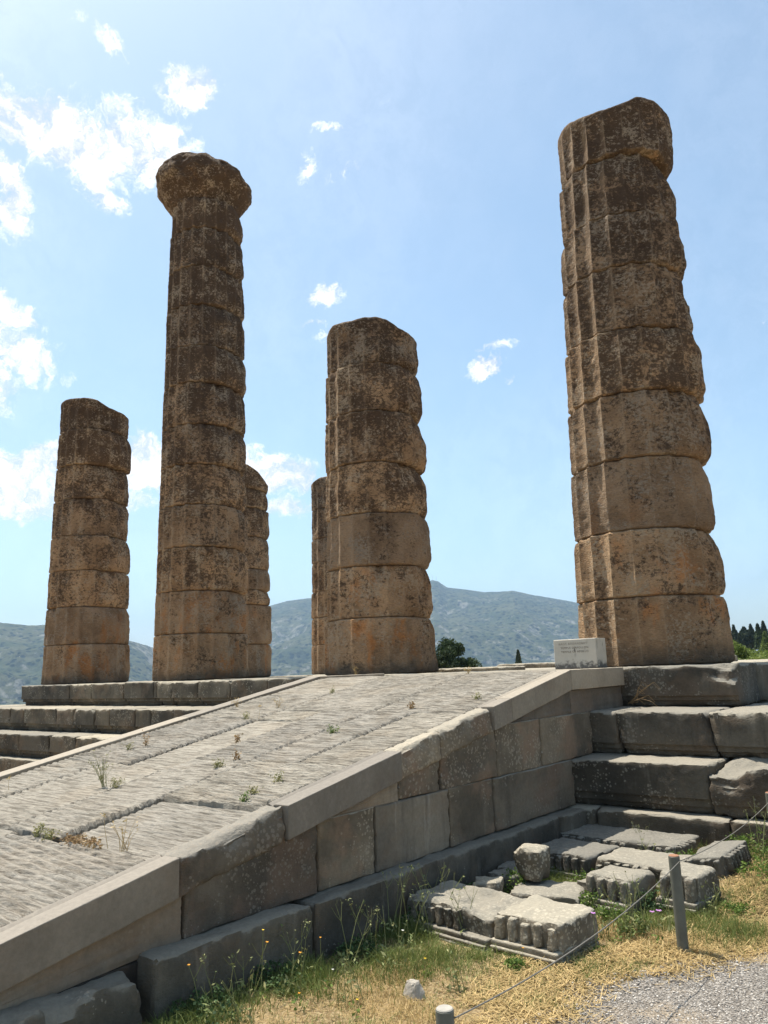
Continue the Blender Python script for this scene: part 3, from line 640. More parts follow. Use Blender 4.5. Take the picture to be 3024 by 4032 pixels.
# ------------------------------------------------------------------ columns
IR = math.atan2(Rv[1], Rv[0])       # azimuth of the picture's right-hand side, where the shafts are most eaten away
def drum(col, cx, cy, r0, r1, z0, z1, sd, er=1.0, top=None, nt_=300, rightpow=1.0, fl=1.0):
    Hh = z1-z0; nz_ = max(14, int(Hh/.024))
    tz = np.linspace(0, 1, nz_); tz = .5-.5*np.cos(np.pi*tz)*.35-.5*(1-2*tz)*.65
    th = np.linspace(0, 2*math.pi, nt_, endpoint=False)
    TH, TZ = np.meshgrid(th, tz, indexing='ij')
    rb = r0+(r1-r0)*TZ; zz = z0+Hh*TZ
    C = np.stack([np.cos(TH)*.8, np.sin(TH)*.8, zz], -1).reshape(-1, 3)+sd*1.37
    side = .5+.5*np.cos(TH-IR+.25)                          # 0 left .. 1 right
    n_edge = fbm(np.stack([np.cos(TH)*1.6, np.sin(TH)*1.6, np.where(TZ > .5, 5.0, 0.0)], -1).reshape(-1, 3)+sd*2.1, 3, sd).reshape(TH.shape)
    n_edge = n_edge+.55*fbm(np.stack([np.cos(TH)*5.5, np.sin(TH)*5.5, np.where(TZ > .5, 5.0, 0.0)], -1).reshape(-1, 3)+sd*3.3, 3, sd+1).reshape(TH.shape)
    E = np.clip(-.06+1.0*side**4+1.0*n_edge, .0, 1.6)*er
    up = TZ > .5; dist = np.minimum(TZ, 1-TZ)*Hh
    wd = np.where(up, .010+.30*E, .006+.15*E); dp = np.where(up, .004+.115*E, .003+.070*E)
    if top is not None: wd = np.where(up, .05, wd); dp = np.where(up, .03, dp)
    q_ = np.clip(1-dist/wd, 0, 1); edge = dp*(.35*(1-np.sqrt(np.clip(1-q_*q_, 0, 1)))+.65*q_**1.25)
    edge += .026*sst(.016, 0, dist)
    u = (TH*20/(2*math.pi)+.35) % 1.0
    flm = fbm(C*1.5, 2, sd+2).reshape(TH.shape)
    flm2 = fbm(C*np.array([6, 6, 7]), 3, sd+12).reshape(TH.shape)
    flstr = np.clip((1.22-.58*side)+.65*flm+.35*flm2, .30, 1.0)*fl
    if top is not None: flstr = flstr*sst(1.0, .6, TZ)
    flute = .054*(r0/.83)*4*u*(1-u)*flstr
    rough_ = .022*fbm(C*3.2, 4, sd+3).reshape(TH.shape)*(.5+side) + .009*fbm(C*np.array([12, 12, 26]), 3, sd+4).reshape(TH.shape) + .022*np.minimum(0, fbm(C*2.2+7, 4, sd+5).reshape(TH.shape)+.15)*(1+side)
    belly = .004*er*side*np.sin(math.pi*TZ)
    rad = rb-flute*(1) - edge + rough_ + belly
    if top is not None:
        s = np.cos(TH-IR); topz = top(s, 1.0)+.03*fbm(np.stack([np.cos(TH)*2, np.sin(TH)*2, 0*TH], -1).reshape(-1, 3)+sd, 3, sd).reshape(TH.shape)
        zz = z0+(topz-z0)*TZ
    X = cx+rad*np.cos(TH); Y = cy+rad*np.sin(TH)
    V = [np.stack([X, Y, zz], -1)]
    # top surface rings
    rings = np.linspace(.93, 0, 10) if top is not None else [0.9, 0.0]
    for f_ in rings:
        rx = rad[:, -1]*f_; xx = cx+rx*np.cos(th); y2 = cy+rx*np.sin(th)
        if top is not None:
            s = np.cos(th-IR)*f_; P_ = np.stack([np.cos(th)*f_*2, np.sin(th)*f_*2, 0*th], -1)+sd
            z2 = top(s, f_)+.03*fbm(P_, 3, sd)+.015*fbm(P_*5, 2, sd+8)*(f_ < .98)
        else: z2 = np.full(nt_, z1)
        V.append(np.stack([xx, y2, z2], -1)[:, None, :])
    V = np.concatenate([np.stack([cx+rad[:, 0]*.3*np.cos(th), cy+rad[:, 0]*.3*np.sin(th), np.full(nt_, z0)], -1)[:, None, :]]+V, 1)
    mm = V.shape[1]; V = V.reshape(-1, 3)
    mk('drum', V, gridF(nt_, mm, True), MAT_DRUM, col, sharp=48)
def column(label, cx, cy, drums, topf, sd, er=1.0, nt_=260, cap=None, fl=1.0):
    c = empty('stone_column', (cx, cy, 0), label, 'column', 'columns standing on the temple platform')
    n = len(drums)
    for i, (x, y, r, z0, z1) in enumerate(drums):
        last = (i == n-1) and cap is None
        drum(c, x, y, r+.024, r+.024-(.0 if last else .012), z0+.001, z1-.001, sd+i*11, er*(.45 if i == 0 else 1), topf if last else None, nt_, fl=fl)
    return c
def prof(pts, zpk, dep=.0):
    xs = [p[0] for p in pts]; zs = [p[1] for p in pts]
    return lambda s, f: zpk+np.interp(s, xs, zs)
D1 = [(-1.636, .861, .0, .791), (-1.642, .842, .791, 1.56), (-1.647, .818, 1.56, 2.324), (-1.648, .812, 2.324, 3.068), (-1.686, .775, 3.068, 3.873), (-1.691, .759, 3.873, 4.618), (-1.637, .763, 4.618, 5.42), (-1.677, .714, 5.42, 6.14)]
column('broken column at the far left end of the platform, seven joints high, no capital', -1.65, 1.1, [(x, 1.1, r, a, b_) for x, r, a, b_ in D1],
       prof([(-1, .02), (-.5, .02), (0, .0), (.4, -.05), (.7, -.19), (1, -.25)], 6.15), 1000, 1.0, fl=1.3)
D2 = [(2.227, .845, 0, .80), (2.228, .831, .80, 1.552), (2.244, .825, 1.552, 2.336), (2.24, .811, 2.336, 3.108), (2.234, .79, 3.108, 3.862), (2.245, .788, 3.862, 4.628), (2.245, .775, 4.628, 5.44), (2.269, .765, 5.44, 6.176),
      (2.25, .749, 6.176, 7.016), (2.254, .733, 7.016, 7.821), (2.263, .717, 7.821, 8.641), (2.279, .69, 8.641, 9.325)]
c2 = column('tallest column, the only one still carrying its rounded capital', 2.23, 1.1, [(x, 1.1, r, a, b_) for x, r, a, b_ in D2], None, 2000, .95, cap=True, fl=1.35)
D3 = [(6.482, .823, 0, .789), (6.496, .782, .789, 1.538), (6.51, .782, 1.538, 2.305), (6.503, .776, 2.305, 3.063), (6.515, .773, 3.063, 3.86), (6.511, .748, 3.86, 4.63), (6.506, .703, 4.63, 5.36)]
column('thick broken column in the middle, standing at the head of the ramp', 6.49, 1.1, [(x, 1.1, r, a, b_) for x, r, a, b_ in D3],
       prof([(-1, -.03), (-.85, .01), (-.4, -.03), (.1, 0.02), (.35, -.02), (.6, -.15), (.85, -.17), (1, -.2)], 5.38), 3000, 1.05, 320)
D4 = [(10.622, .829, 0, .75), (10.628, .815, .75, 1.494), (10.633, .787, 1.494, 2.322), (10.67, .795, 2.322, 3.10), (10.697, .793, 3.10, 3.88), (10.684, .749, 3.88, 4.687), (10.705, .742, 4.687, 5.37), (10.706, .692, 5.37, 6.177), (10.755, .69, 6.177, 6.9)]
column('big leaning-looking column at the right, nearest the camera, with an obliquely broken top', 10.62, 1.1, [(x, 1.1, r, a, b_) for x, r, a, b_ in D4],
       prof([(-1, .02), (-.85, -.07), (-.6, -.12), (-.3, -.10), (0, -.05), (.15, 0), (.4, .0), (.65, .0), (.88, -.03), (1, -.10)], 6.93), 4000, 1.0, 400)
def flank(label, x, y, top, sd, joints, r0=.84):
    js = [0]+joints+[top]; dr = []
    for i in range(len(js)-1):
        dr.append((x+.01*math.sin(i*3+sd), y, r0-.018*js[i], js[i], js[i+1]))
    column(label, x, y, dr, prof([(-1, -.1), (-.6, 0), (0, 0), (.5, -.05), (.8, -.2), (1, -.45)], top), sd, .7, 160)
flank('broken column mostly hidden behind the tall capital column, showing at its right edge', -1.60, 5.22, 5.42, 5000, [.80, 1.78, 2.15, 2.68, 3.5, 4.25, 4.75])
flank('distant broken column mostly hidden behind the left edge of the middle column', -1.62, 9.12, 5.74, 6000, [.83, 1.6, 2.35, 3.2, 3.9, 4.8])
# capital
nt_ = 220; th = np.linspace(0, 2*math.pi, nt_, endpoint=False)
pr_ = [(9.30, .3), (9.305, .58), (9.36, .63), (9.42, .68), (9.55, .79), (9.68, .88), (9.80, .945), (9.88, .955), (9.98, .935), (10.08, .90), (10.17, .84), (10.25, .75), (10.29, .64), (10.32, .48), (10.335, .3), (10.34, .1), (10.34, .02)]
zi = np.linspace(0, len(pr_)-1, 70); zz = np.interp(zi, range(len(pr_)), [p[0] for p in pr_]); ri = np.interp(zi, range(len(pr_)), [p[1] for p in pr_])
TH, ZZ = np.meshgrid(th, zz, indexing='ij'); RI = np.repeat(ri[None], nt_, 0)
C = np.stack([np.cos(TH)*RI, np.sin(TH)*RI, ZZ], -1).reshape(-1, 3)
RI = RI*(1+.10*fbm(C*1.7, 2, 71).reshape(TH.shape)-.11*np.abs(fbm(C*2.6, 4, 77)).reshape(TH.shape)*2+.03) + .022*fbm(C*6, 3, 72).reshape(TH.shape)*(RI > .5)
RI = RI*(1-.03*np.cos(TH-IR))
ZZ = ZZ+.05*(-np.cos(TH-IR))*(RI/.9)*0 - .09*sst(.2, 1, np.cos(TH-IR))*sst(9.9, 10.2, ZZ)
V = np.stack([2.2+RI*np.cos(TH), 1.1+RI*np.sin(TH), ZZ+.02*fbm(C*3, 2, 73).reshape(TH.shape)], -1).reshape(-1, 3)
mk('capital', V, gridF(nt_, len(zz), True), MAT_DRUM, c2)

# ------------------------------------------------------------------ inscribed block
m, t, b = newmat('pale_marble', .8, .3)
v = coords(t, rnd=False)
c = mixc(t, noise(t, v, 9, 5, .6), (.42, .375, .30), (.54, .485, .395))
zc = nn(t, 'ShaderNodeSeparateXYZ', ins={0: v}).outputs[2]
mo = noise(t, v, 22, 5, .75)
c = mixc(t, mth(t, 'MULTIPLY', mrange(t, mth(t, 'ADD', zc, mth(t, 'MULTIPLY', mth(t, 'SUBTRACT', mo, .5), .28)), .085, .015), .85), c, (.055, .05, .045))
stn = noise(t, scl(t, v, (26, 26, 3.5)), 1.0, 4, .65)
c = mixc(t, mth(t, 'MULTIPLY', mth(t, 'MULTIPLY', mrange(t, stn, .60, .70), mrange(t, zc, .10, .2)), .85), c, (.06, .055, .05))
t.links.new(c, b.inputs['Base Color']); bump(t, b, noise(t, v, 60, 5, .7), .5, .003)
MAT_SIGN = m
sg = empty('inscribed_block', (10.315, -.225, 0), 'pale inscribed marble block reading TEMPLE OF APOLLO at the head of the ramp', 'stone sign')
V, F = rough(10.075, 10.555, -.35, -.10, .0, .308, .02, .005, .006, .0012, 401); mk('marble_block', V, F, MAT_SIGN, sg)
MAT_INK = plain('engraved_letters', (.15, .13, .105), .9, .3, 60)
for body, zc_, sz, xo in (('ΝΑΟΣ ΑΠΟΛΛΩΝΟΣ', .250, .030, 10.300), ('TEMPLE D\'APOLLON', .208, .030, 10.315), ('TEMPLE OF APOLLO', .168, .030, 10.315)):
    cu = bpy.data.curves.new('lettering', 'FONT'); cu.body = body; cu.size = sz; cu.align_x = 'CENTER'; cu.extrude = .0008; cu.space_character = 1.18
    tmp = bpy.data.objects.new('tmp', cu); COL.objects.link(tmp)
    bpy.context.view_layer.update()
    me = bpy.data.meshes.new_from_object(tmp.evaluated_get(bpy.context.evaluated_depsgraph_get()))
    bpy.data.objects.remove(tmp)
    me.materials.clear(); me.materials.append(MAT_INK)
    o = bpy.data.objects.new('lettering', me); COL.objects.link(o); o.parent = sg
    o.location = (xo-10.315, -.3505+.225, zc_); o.rotation_euler = (math.pi/2, 0, 0)

# ------------------------------------------------------------------ carved fragments in front of the steps
FOOT = []
def frag(label, cx, cy, L, W, z1, ang=0.0, dent=None, ledge=.0, dent_right=0, seed_=0, z0=-1.53, chip=.02, lens_x=None, r=.008, step=.05, cat='carved block', drange=(0, 1), topx=0.0, broken=0, mat=None):
    """block with its long side along X; dent = tooth pitch along the -Y face; ledge = how far the bottom slab stands out in front"""
    x0, x1, y0, y1 = cx-L/2, cx+L/2, cy-W/2, cy+W/2
    e = empty('carved_fragment' if dent else 'stone_fragment', (cx, cy, -1.5), label, cat, 'ancient fragments lying below the steps')
    H = z1-z0
    parts = []
    rng = random.Random(seed_)
    if dent:
        zs = z1-H*.42-.035
        V, F = rough(x0, x1, y0+ledge, y1, zs-.02, z1, .018, r, chip, .008, seed_, cf=6)
        if broken: 
            s_ = sst(.0, .45, fbm(V*4+seed_, 3, seed_)); V[:, 2] -= broken*s_*sst(zs, z1, V[:, 2])
        V[:, 2] += (.008*np.minimum(0, fbm(V*5+seed_, 3, seed_+4)+.3)+.004*fbm(V*30, 3, seed_))*sst(zs, z1, V[:, 2]); parts.append((V, F))
        n = int(L/dent)
        for i in range(n):
            u = (i+.5)/n
            if not (drange[0] <= u <= drange[1]): continue
            if rng.random() < .10: continue
            xa = x0+u*L-dent*(.31+.03*rng.random()); xc = x0+u*L+dent*(.28+.04*rng.random())
            zt = z1-.008-rng.random()*.010-(.015+.03*rng.random() if rng.random() < .2 else 0); yo = y0+ledge-.036-rng.random()*.008
            TV, TF = rough(xa, xc, yo, y0+ledge+.10, zs+.004, zt, .011, .003, .016, .005, seed_+i+1, cf=22)
            kk = (TV[:, 2]-zs)/(z1-zs); TV[:, 1] += (rng.random()*.012)*kk*(TV[:, 1] < y0+ledge); TV[:, 0] += (rng.random()-.5)*.008*kk; parts.append((TV, TF))
        for i in range(dent_right):
            yc_ = y0+ledge+.06+i*dent*.9
            if yc_ > y1-.03: break
            parts.append(rough(x1-.05, x1+.038+rng.random()*.01, yc_-.014, yc_+.014, zs+.02, z1-.006, .02, .004, .016, .002, seed_+50+i, cf=20))
        # moulding steps and bottom slab
        parts.append(rough(x0-.004, x1+.004, y0+ledge-.054, y1-.01, zs-.030, zs+.002, .04, .006, .01, .002, seed_+71))
        parts.append(rough(x0+.002, x1-.002, y0+ledge-.070, y1-.02, zs-.046, zs-.0285, .04, .005, .01, .002, seed_+72))
        parts.append(rough(x0-.012, x1+.006, y0, y1-.005, z0, zs-.045, .03, .012, .03, .006, seed_+73, cf=7))
    else:
        V, F = rough(x0, x1, y0, y1, z0, z1, step*.6, r, chip, .012, seed_, cf=5)
        V = V+np.stack([.02*fbm(V*5+seed_, 3, 1), .02*fbm(V*5+seed_, 3, 2), .5*H*.18*fbm(V*6+seed_, 3, 3)*sst(z0, z1, V[:, 2])], 1)
        parts.append((V, F))
    V, F = join(parts)
    V = rotz(V, ang, (cx, cy))
    mk('block_body', V, F, mat or MAT_FRAG, e)
    FOOT.append((cx, cy, L/2, W/2, ang))
    return e
frag('front-most cornice fragment with five thick teeth, under the rope', 11.70, -3.87, .42, .46, -1.305, R(-4), .075, .055, 0, 501, drange=(0, .95), chip=.027)
frag('long cornice fragment with a stepped ledge, left of the front-most one', 11.14, -3.82, .68, .50, -1.325, R(-7), .066, .07, 0, 521, drange=(0, .72), chip=.035, broken=.03)
frag('toothed slab farthest back, right against the lowest step', 11.20, -1.58, 1.10, .56, -1.325, R(-4), .070, .02, 5, 541, z0=-1.47, chip=.025)
frag('toothed slab in the middle row, left piece of the pair', 11.09, -2.25, .54, .50, -1.325, R(-6), .066, .02, 0, 561, chip=.025)
frag('toothed slab in the middle row, right piece of the pair', 11.66, -2.28, .56, .46, -1.33, R(-2), .066, .02, 3, 581, chip=.027)
frag('small cornice fragment with moulding and broken teeth, left of the post', 11.74, -2.92, .32, .36, -1.295, R(-8), .068, .045, 0, 601, chip=.030, drange=(0, .9))
frag('squared fragment with worn grooves standing behind the post', 12.13, -2.74, .26, .34, -1.265, R(-6), .08, .02, 0, 621, chip=.030, drange=(0, .9))
# tilted toothed block at the right
e = frag('tilted toothed fragment at the right end, leaning toward the lowest step', 12.13, -2.02, .26, .44, -1.28, R(-12), .052, .03, 6, 641, z0=-1.50, chip=.020)
for ch in e.children: ch.rotation_euler = (R(6), R(-9), 0); ch.location = (0, 0, .012)
# upright lump, rocks and flat slab
V, F = rough(11.06, 11.26, -3.10, -2.92, -1.39, -1.175, .015, .03, .05, .012, 661, cf=6)
k_ = (V[:, 2]+1.39)/.215; V[:, 0] = 11.16+(V[:, 0]-11.16)*(.82+.25*k_); V[:, 1] = -3.01+(V[:, 1]+3.01)*(.85+.2*k_)
V[:, :2] += .012*np.stack([fbm(V*9, 3, 5), fbm(V*9+4, 3, 6)], 1)
e = empty('stone_fragment', (11.16, -3.01, -1.39), 'upright dark stump of stone standing on the other rubble', 'carved block', 'ancient fragments lying below the steps'); mk('block_body', V, F, MAT_FRAG, e)
frag('flat angular slab under the upright stone stump', 11.33, -3.12, .46, .40, -1.40, R(20), None, seed_=663, chip=.040, cat='stone block')
frag('rough pale boulder left of the upright stump, nearest the long cornice', 10.98, -3.32, .20, .17, -1.345, R(20), None, seed_=667, chip=.035, cat='stone block')
frag('squared rubble block leaning behind the rough pale boulder', 10.99, -2.98, .22, .30, -1.36, R(-10), None, seed_=671, chip=.025, cat='stone block')
frag('small shaded stone against the foot of the ramp wall', 10.86, -2.78, .16, .22, -1.38, R(10), None, seed_=673, chip=.020, cat='stone block')
frag('small broken stone between the stump slab and the moulded fragment', 11.53, -2.86, .16, .18, -1.37, R(-10), None, seed_=677, chip=.030, cat='stone block')
V, F = rough(11.44, 11.54, -4.86, -4.79, -1.52, -1.43, .010, .012, .03, .012, 681, cf=14); k_ = (V[:, 2]+1.52)/.09; V[:, 0] = 11.49+(V[:, 0]-11.49)*(1.05-.5*k_); V[:, 1] = -4.825+(V[:, 1]+4.825)*(1.05-.45*k_)
o = mk('loose_rock', V, F, MAT_WHITEROCK, smooth=False); tag(o, 'small white rock lying alone in the dry grass at the bottom', 'rock')

# ------------------------------------------------------------------ posts and rope
def cyl(x, y, z0, z1, r, n=28, lean=(0, 0)):
    th = np.linspace(0, 2*math.pi, n, endpoint=False); V = []
    prof_ = [(z0, r), (z1-.003, r), (z1, r-.003), (z1, 0.0005)]
    for z, rr_ in prof_:
        f = (z-z0)/(z1-z0); V.append(np.stack([x+lean[0]*f+rr_*np.cos(th), y+lean[1]*f+rr_*np.sin(th), np.full(n, z)], -1))
    V = np.stack(V, 1).reshape(-1, 3); return V, gridF(n, 4, True)
TOPS = []
for (x, y, z0, z1, lab, cm, ln) in ((12.361, -3.566, -1.56, -1.0, 'grey steel post with a rusty top beside the gravel path, in full view', MAT_CAPRUST, (.0, .0)),
                               (12.42, -5.85, -1.56, -1.025, 'grey post with a whitish top cut off by the bottom edge', MAT_CAPWHITE, (0, 0)),
                               (12.345, -1.45, -1.5, -.955, 'grey post with a rusty top at the right edge by the lowest step', MAT_CAPRUST, (0, 0))):
    e = empty('barrier_post', (x, y, z0+.06), lab, 'post', 'posts of the rope barrier')
    V, F = cyl(x, y, z0, z1, .030, lean=ln); mk('post_shaft', V, F, MAT_POST, e)
    V, F = cyl(x, y, z1+.0005, z1+.004, .028); mk('post_cap', V, F, cm, e)
    TOPS.append(np.array([x, y, z1-.022]))
def span(a, b, sag, n=30):
    t_ = np.linspace(0, 1, n)[:, None]; P_ = a+(b-a)*t_; P_[:, 2] -= sag*4*(t_*(1-t_))[:, 0]; return P_
pp, pq, pr3 = TOPS[1]+[.032, 0.01, 0], TOPS[0]+[.033, -.005, 0], TOPS[2]+[.033, -.005, 0]
P_ = np.concatenate([span(pp, pq, .055), span(pq, pr3, .05)[1:], span(pr3, pr3+np.array([.1, 2.2, .05]), .05)[1:], ])
V, F = tube(P_, .0026, .0026, 8); o = mk('barrier_rope', V, F, MAT_ROPE); tag(o, 'thin grey rope strung between the low posts across the grass', 'rope')

# ------------------------------------------------------------------ vegetation
def blades(n, xs, ys, zs, hmin, hmax, wid, rng, lean=.5, segs=3):
    h = hmin+(hmax-hmin)*rng.rand(n)**1.6; a = rng.rand(n)*2*math.pi; l = lean*rng.rand(n)*h
    dx, dy = np.cos(a), np.sin(a); px, py = -dy, dx; ww = wid*(.6+.8*rng.rand(n))
    aw = rng.rand(n)*math.pi; px, py = np.cos(aw), np.sin(aw)
    V = []; 
    for s in range(segs+1):
        f = s/segs; ox = dx*l*f*f; oy = dy*l*f*f; oz = h*f*(1-.25*f*lean); k = ww*(1-f)**.7*.5
        V.append(np.stack([xs+ox-px*k, ys+oy-py*k, zs+oz], -1)); V.append(np.stack([xs+ox+px*k, ys+oy+py*k, zs+oz], -1))
    m_ = 2*(segs+1); V = np.stack(V, 1).reshape(-1, 3); i = np.arange(n)[:, None]*m_; F = []
    for s in range(segs): F.append(np.stack([i[:, 0]+2*s, i[:, 0]+2*s+1, i[:, 0]+2*s+3, i[:, 0]+2*s+2], -1))
    return V, np.concatenate(F), m_
rng = np.random.RandomState(11)
N = 440000
xs = 10.78+rng.rand(N)*2.9; ys = -7.2+rng.rand(N)*6.0
P = np.stack([xs, ys, 0*xs], 1)
inside = np.zeros(N, bool)
for (cx, cy, lx, ly, an) in FOOT:
    dx = (xs-cx)*math.cos(-an)-(ys-cy)*math.sin(-an); dy = (xs-cx)*math.sin(-an)+(ys-cy)*math.cos(-an)
    inside |= (np.abs(dx) < lx*.97) & (np.abs(dy) < ly*.97)
edge = xs-xedge(ys)
clump = fbm(P*3.2, 3, 41); clump2 = fbm(P*9, 2, 42); gn = fbm(P*1.4, 3, 43)
dens = sst(.06, -.22, edge)*(.35+.65*sst(-.35, .25, clump+clump2*.5))
dens *= np.where(ys > -1.45, 0, 1)*np.where(rng.rand(N) < np.clip((np.hypot(xs-14.1, ys+8.1)/5.5)**-1, .35, 1), 1, 0)
keep = (rng.rand(N) < dens) & ~inside
shade_side = sst(11.25, 10.85, xs)
nearf = np.zeros(N)
for (cx, cy, lx, ly, an) in FOOT: nearf = np.maximum(nearf, sst(.16, .0, np.maximum(np.abs(xs-cx)-lx, np.abs(ys-cy)-ly)))
green = np.clip(.38+1.1*gn+.55*shade_side+.35*nearf+.45*sst(.35, .05, np.hypot(xs-12.2, ys+3.75))+.25*sst(-4.4, -3.4, ys)-.1, .04, .97)
isg = rng.rand(N) < green
for nm, sel, hm, hx, wd_, mat_, ln_ in (('green_grass', keep & isg, .02, .15, .0034, MAT_GREEN, .8), ('dry_grass', keep & ~isg, .012, .085, .003, MAT_DRY, 1.5)):
    k = np.where(sel)[0]
    tall = np.clip(.65+.8*clump[k], .35, 1.5)
    V, F, m_ = blades(len(k), xs[k], ys[k], gz(xs[k], ys[k])-.006, hm, hx, wd_, rng, ln_)
    z0 = np.repeat(gz(xs[k], ys[k]), m_); V[:, 2] = z0+(V[:, 2]-z0)*np.repeat(tall, m_)
    cc = np.repeat(np.clip(rng.rand(len(k))*.8+.2*rng.rand(len(k))+.25*gn[k], 0, 1), m_)[:, None]*np.ones(3)
    tag(mk(nm, V, F, mat_, cols=cc, smooth=False), kind='stuff')
# flattened straw at the edge of the path
N2 = 26000; ys2 = -7+rng.rand(N2)*5.3; xs2 = xedge(ys2)-.55*rng.rand(N2)**.9+.22*rng.rand(N2)**2.5
k = (fbm(np.stack([xs2*3, ys2*3, 0*xs2], 1), 3, 55) > -.15); xs2, ys2 = xs2[k], ys2[k]
a = rng.rand(len(xs2))*math.pi*2; L_ = .02+.05*rng.rand(len(xs2)); w_ = .0016
d = np.stack([np.cos(a), np.sin(a)], 1); n_ = np.stack([-np.sin(a), np.cos(a)], 1); z_ = gz(xs2, ys2)+.010+.012*rng.rand(len(xs2)); zl = z_+.012*rng.randn(len(xs2))
c0 = np.stack([xs2, ys2], 1); V = np.stack([np.c_[c0-n_*w_, z_], np.c_[c0+n_*w_, z_], np.c_[c0+n_*w_+d*L_[:, None], zl], np.c_[c0-n_*w_+d*L_[:, None], zl]], 1).reshape(-1, 3)
tag(mk('fallen_straw', V, np.arange(len(V)).reshape(-1, 4), MAT_DRY, cols=np.repeat(rng.rand(len(xs2)), 4)[:, None]*np.ones(3), smooth=False), kind='stuff')
# pebbles
def pebbles(xs, ys, sz, zoff, rng):
    n = len(xs); base_ = np.array([[-1, -1, -1], [1, -1, -1], [1, 1, -1], [-1, 1, -1], [-1, -1, 1], [1, -1, 1], [1, 1, 1], [-1, 1, 1]], float)*.55
    B = base_[None]*(1+.35*rng.randn(n, 8, 1)*.5)+.12*rng.randn(n, 8, 3); B *= (sz[:, None]*np.stack([.7+.6*rng.rand(n), .7+.6*rng.rand(n), .45+.3*rng.rand(n)], 1))[:, None, :]
    a = rng.rand(n)*6.28; ca, sa = np.cos(a)[:, None], np.sin(a)[:, None]; x = B[..., 0]*ca-B[..., 1]*sa; y = B[..., 0]*sa+B[..., 1]*ca
    V = np.stack([x+xs[:, None], y+ys[:, None], B[..., 2]+zoff[:, None]], -1).reshape(-1, 3)
    q = np.array([[0, 3, 2, 1], [4, 5, 6, 7], [0, 1, 5, 4], [1, 2, 6, 5], [2, 3, 7, 6], [3, 0, 4, 7]]); F = (q[None]+8*np.arange(n)[:, None, None]).reshape(-1, 4)
    return V, F
N3 = 30000; ys3 = -6.6+rng.rand(N3)*4.6; xs3 = xedge(ys3)-.10+(1.7*rng.rand(N3)**1.1)
dn = fbm(np.stack([xs3*2.5, ys3*2.5, 0*xs3], 1), 3, 61); k = (rng.rand(N3) < sst(-3.0, -3.9, ys3+.3*dn)*.9+.1); xs3, ys3 = xs3[k], ys3[k]
V, F = pebbles(xs3, ys3, .003+.0048*rng.rand(len(xs3))**2, gz(xs3, ys3)+.011, rng)
m, t, b = newmat('pebble_stone', .9, .15)
at = nn(t, 'ShaderNodeAttribute', attribute_name='tint'); c = mixc(t, nn(t, 'ShaderNodeSeparateColor', ins={0: at.outputs['Color']}).outputs[0], (.18, .158, .135), (.57, .525, .46)); t.links.new(c, b.inputs['Base Color'])
MAT_PEB = m
tag(mk('gravel', V, F, MAT_PEB, smooth=False, cols=np.repeat(rng.rand(len(xs3))**1.5, 8)[:, None]*np.ones(3)), kind='stuff')

def leaves(C, n, spread, size, rng, flat=0.0, elong=1.7):
    """n diamond leaves scattered round the points C"""
    p = C[rng.randint(len(C), size=n)]+rng.randn(n, 3)*spread
    d = rng.randn(n, 3); d[:, 2] *= (1-flat); d /= np.linalg.norm(d, axis=1, keepdims=True)
    e = np.cross(d, rng.randn(n, 3)); e /= np.linalg.norm(e, axis=1, keepdims=True)
    s = (size*(.6+.8*rng.rand(n)))[:, None]
    V = np.stack([p-d*s*elong*.5, p+e*s*.5, p+d*s*elong*.5, p-e*s*.5], 1).reshape(-1, 3)
    return V, np.arange(4*n).reshape(-1, 4), np.repeat(rng.rand(n), 4)[:, None]*np.ones(3)
def weed_thing(name, p, label, cat, grp, leafs, mat, stems=None, smat=None, flowers=None):
    e = empty(name, tuple(p), label, cat, grp)
    if stems is not None and len(stems) == 2:
        for q_s in stems: mk('stem', q_s[0], q_s[1], smat or MAT_STALK, e, cols=np.full((len(q_s[0]), 3), .5))
    elif stems is not None: V, F = join(stems); mk('stem', V, F, smat or MAT_STALK, e, cols=np.full((len(V), 3), .5))
    if leafs is not None: mk('foliage', leafs[0], leafs[1], mat, e, cols=leafs[2], smooth=False)
    for fl_ in (flowers or []):
        c_, r_, fm = fl_
        rg = np.random.RandomState(int(abs(c_[0]*1000)) % 999); n = 7; vs = [np.array(c_)]; fs = []
        for j in range(n):
            a0 = 2*math.pi*j/n; a1 = a0+.75
            vs += [np.array(c_)+r_*np.array([math.cos(a0), math.sin(a0)*.9, .45+.2*math.sin(3*a0)]), np.array(c_)+r_*np.array([math.cos(a1), math.sin(a1)*.9, .4])]
            fs.append([0, 1+2*j, 2+2*j])
        mk('flower', np.array(vs), np.array(fs), fm, e, smooth=False)
    return e
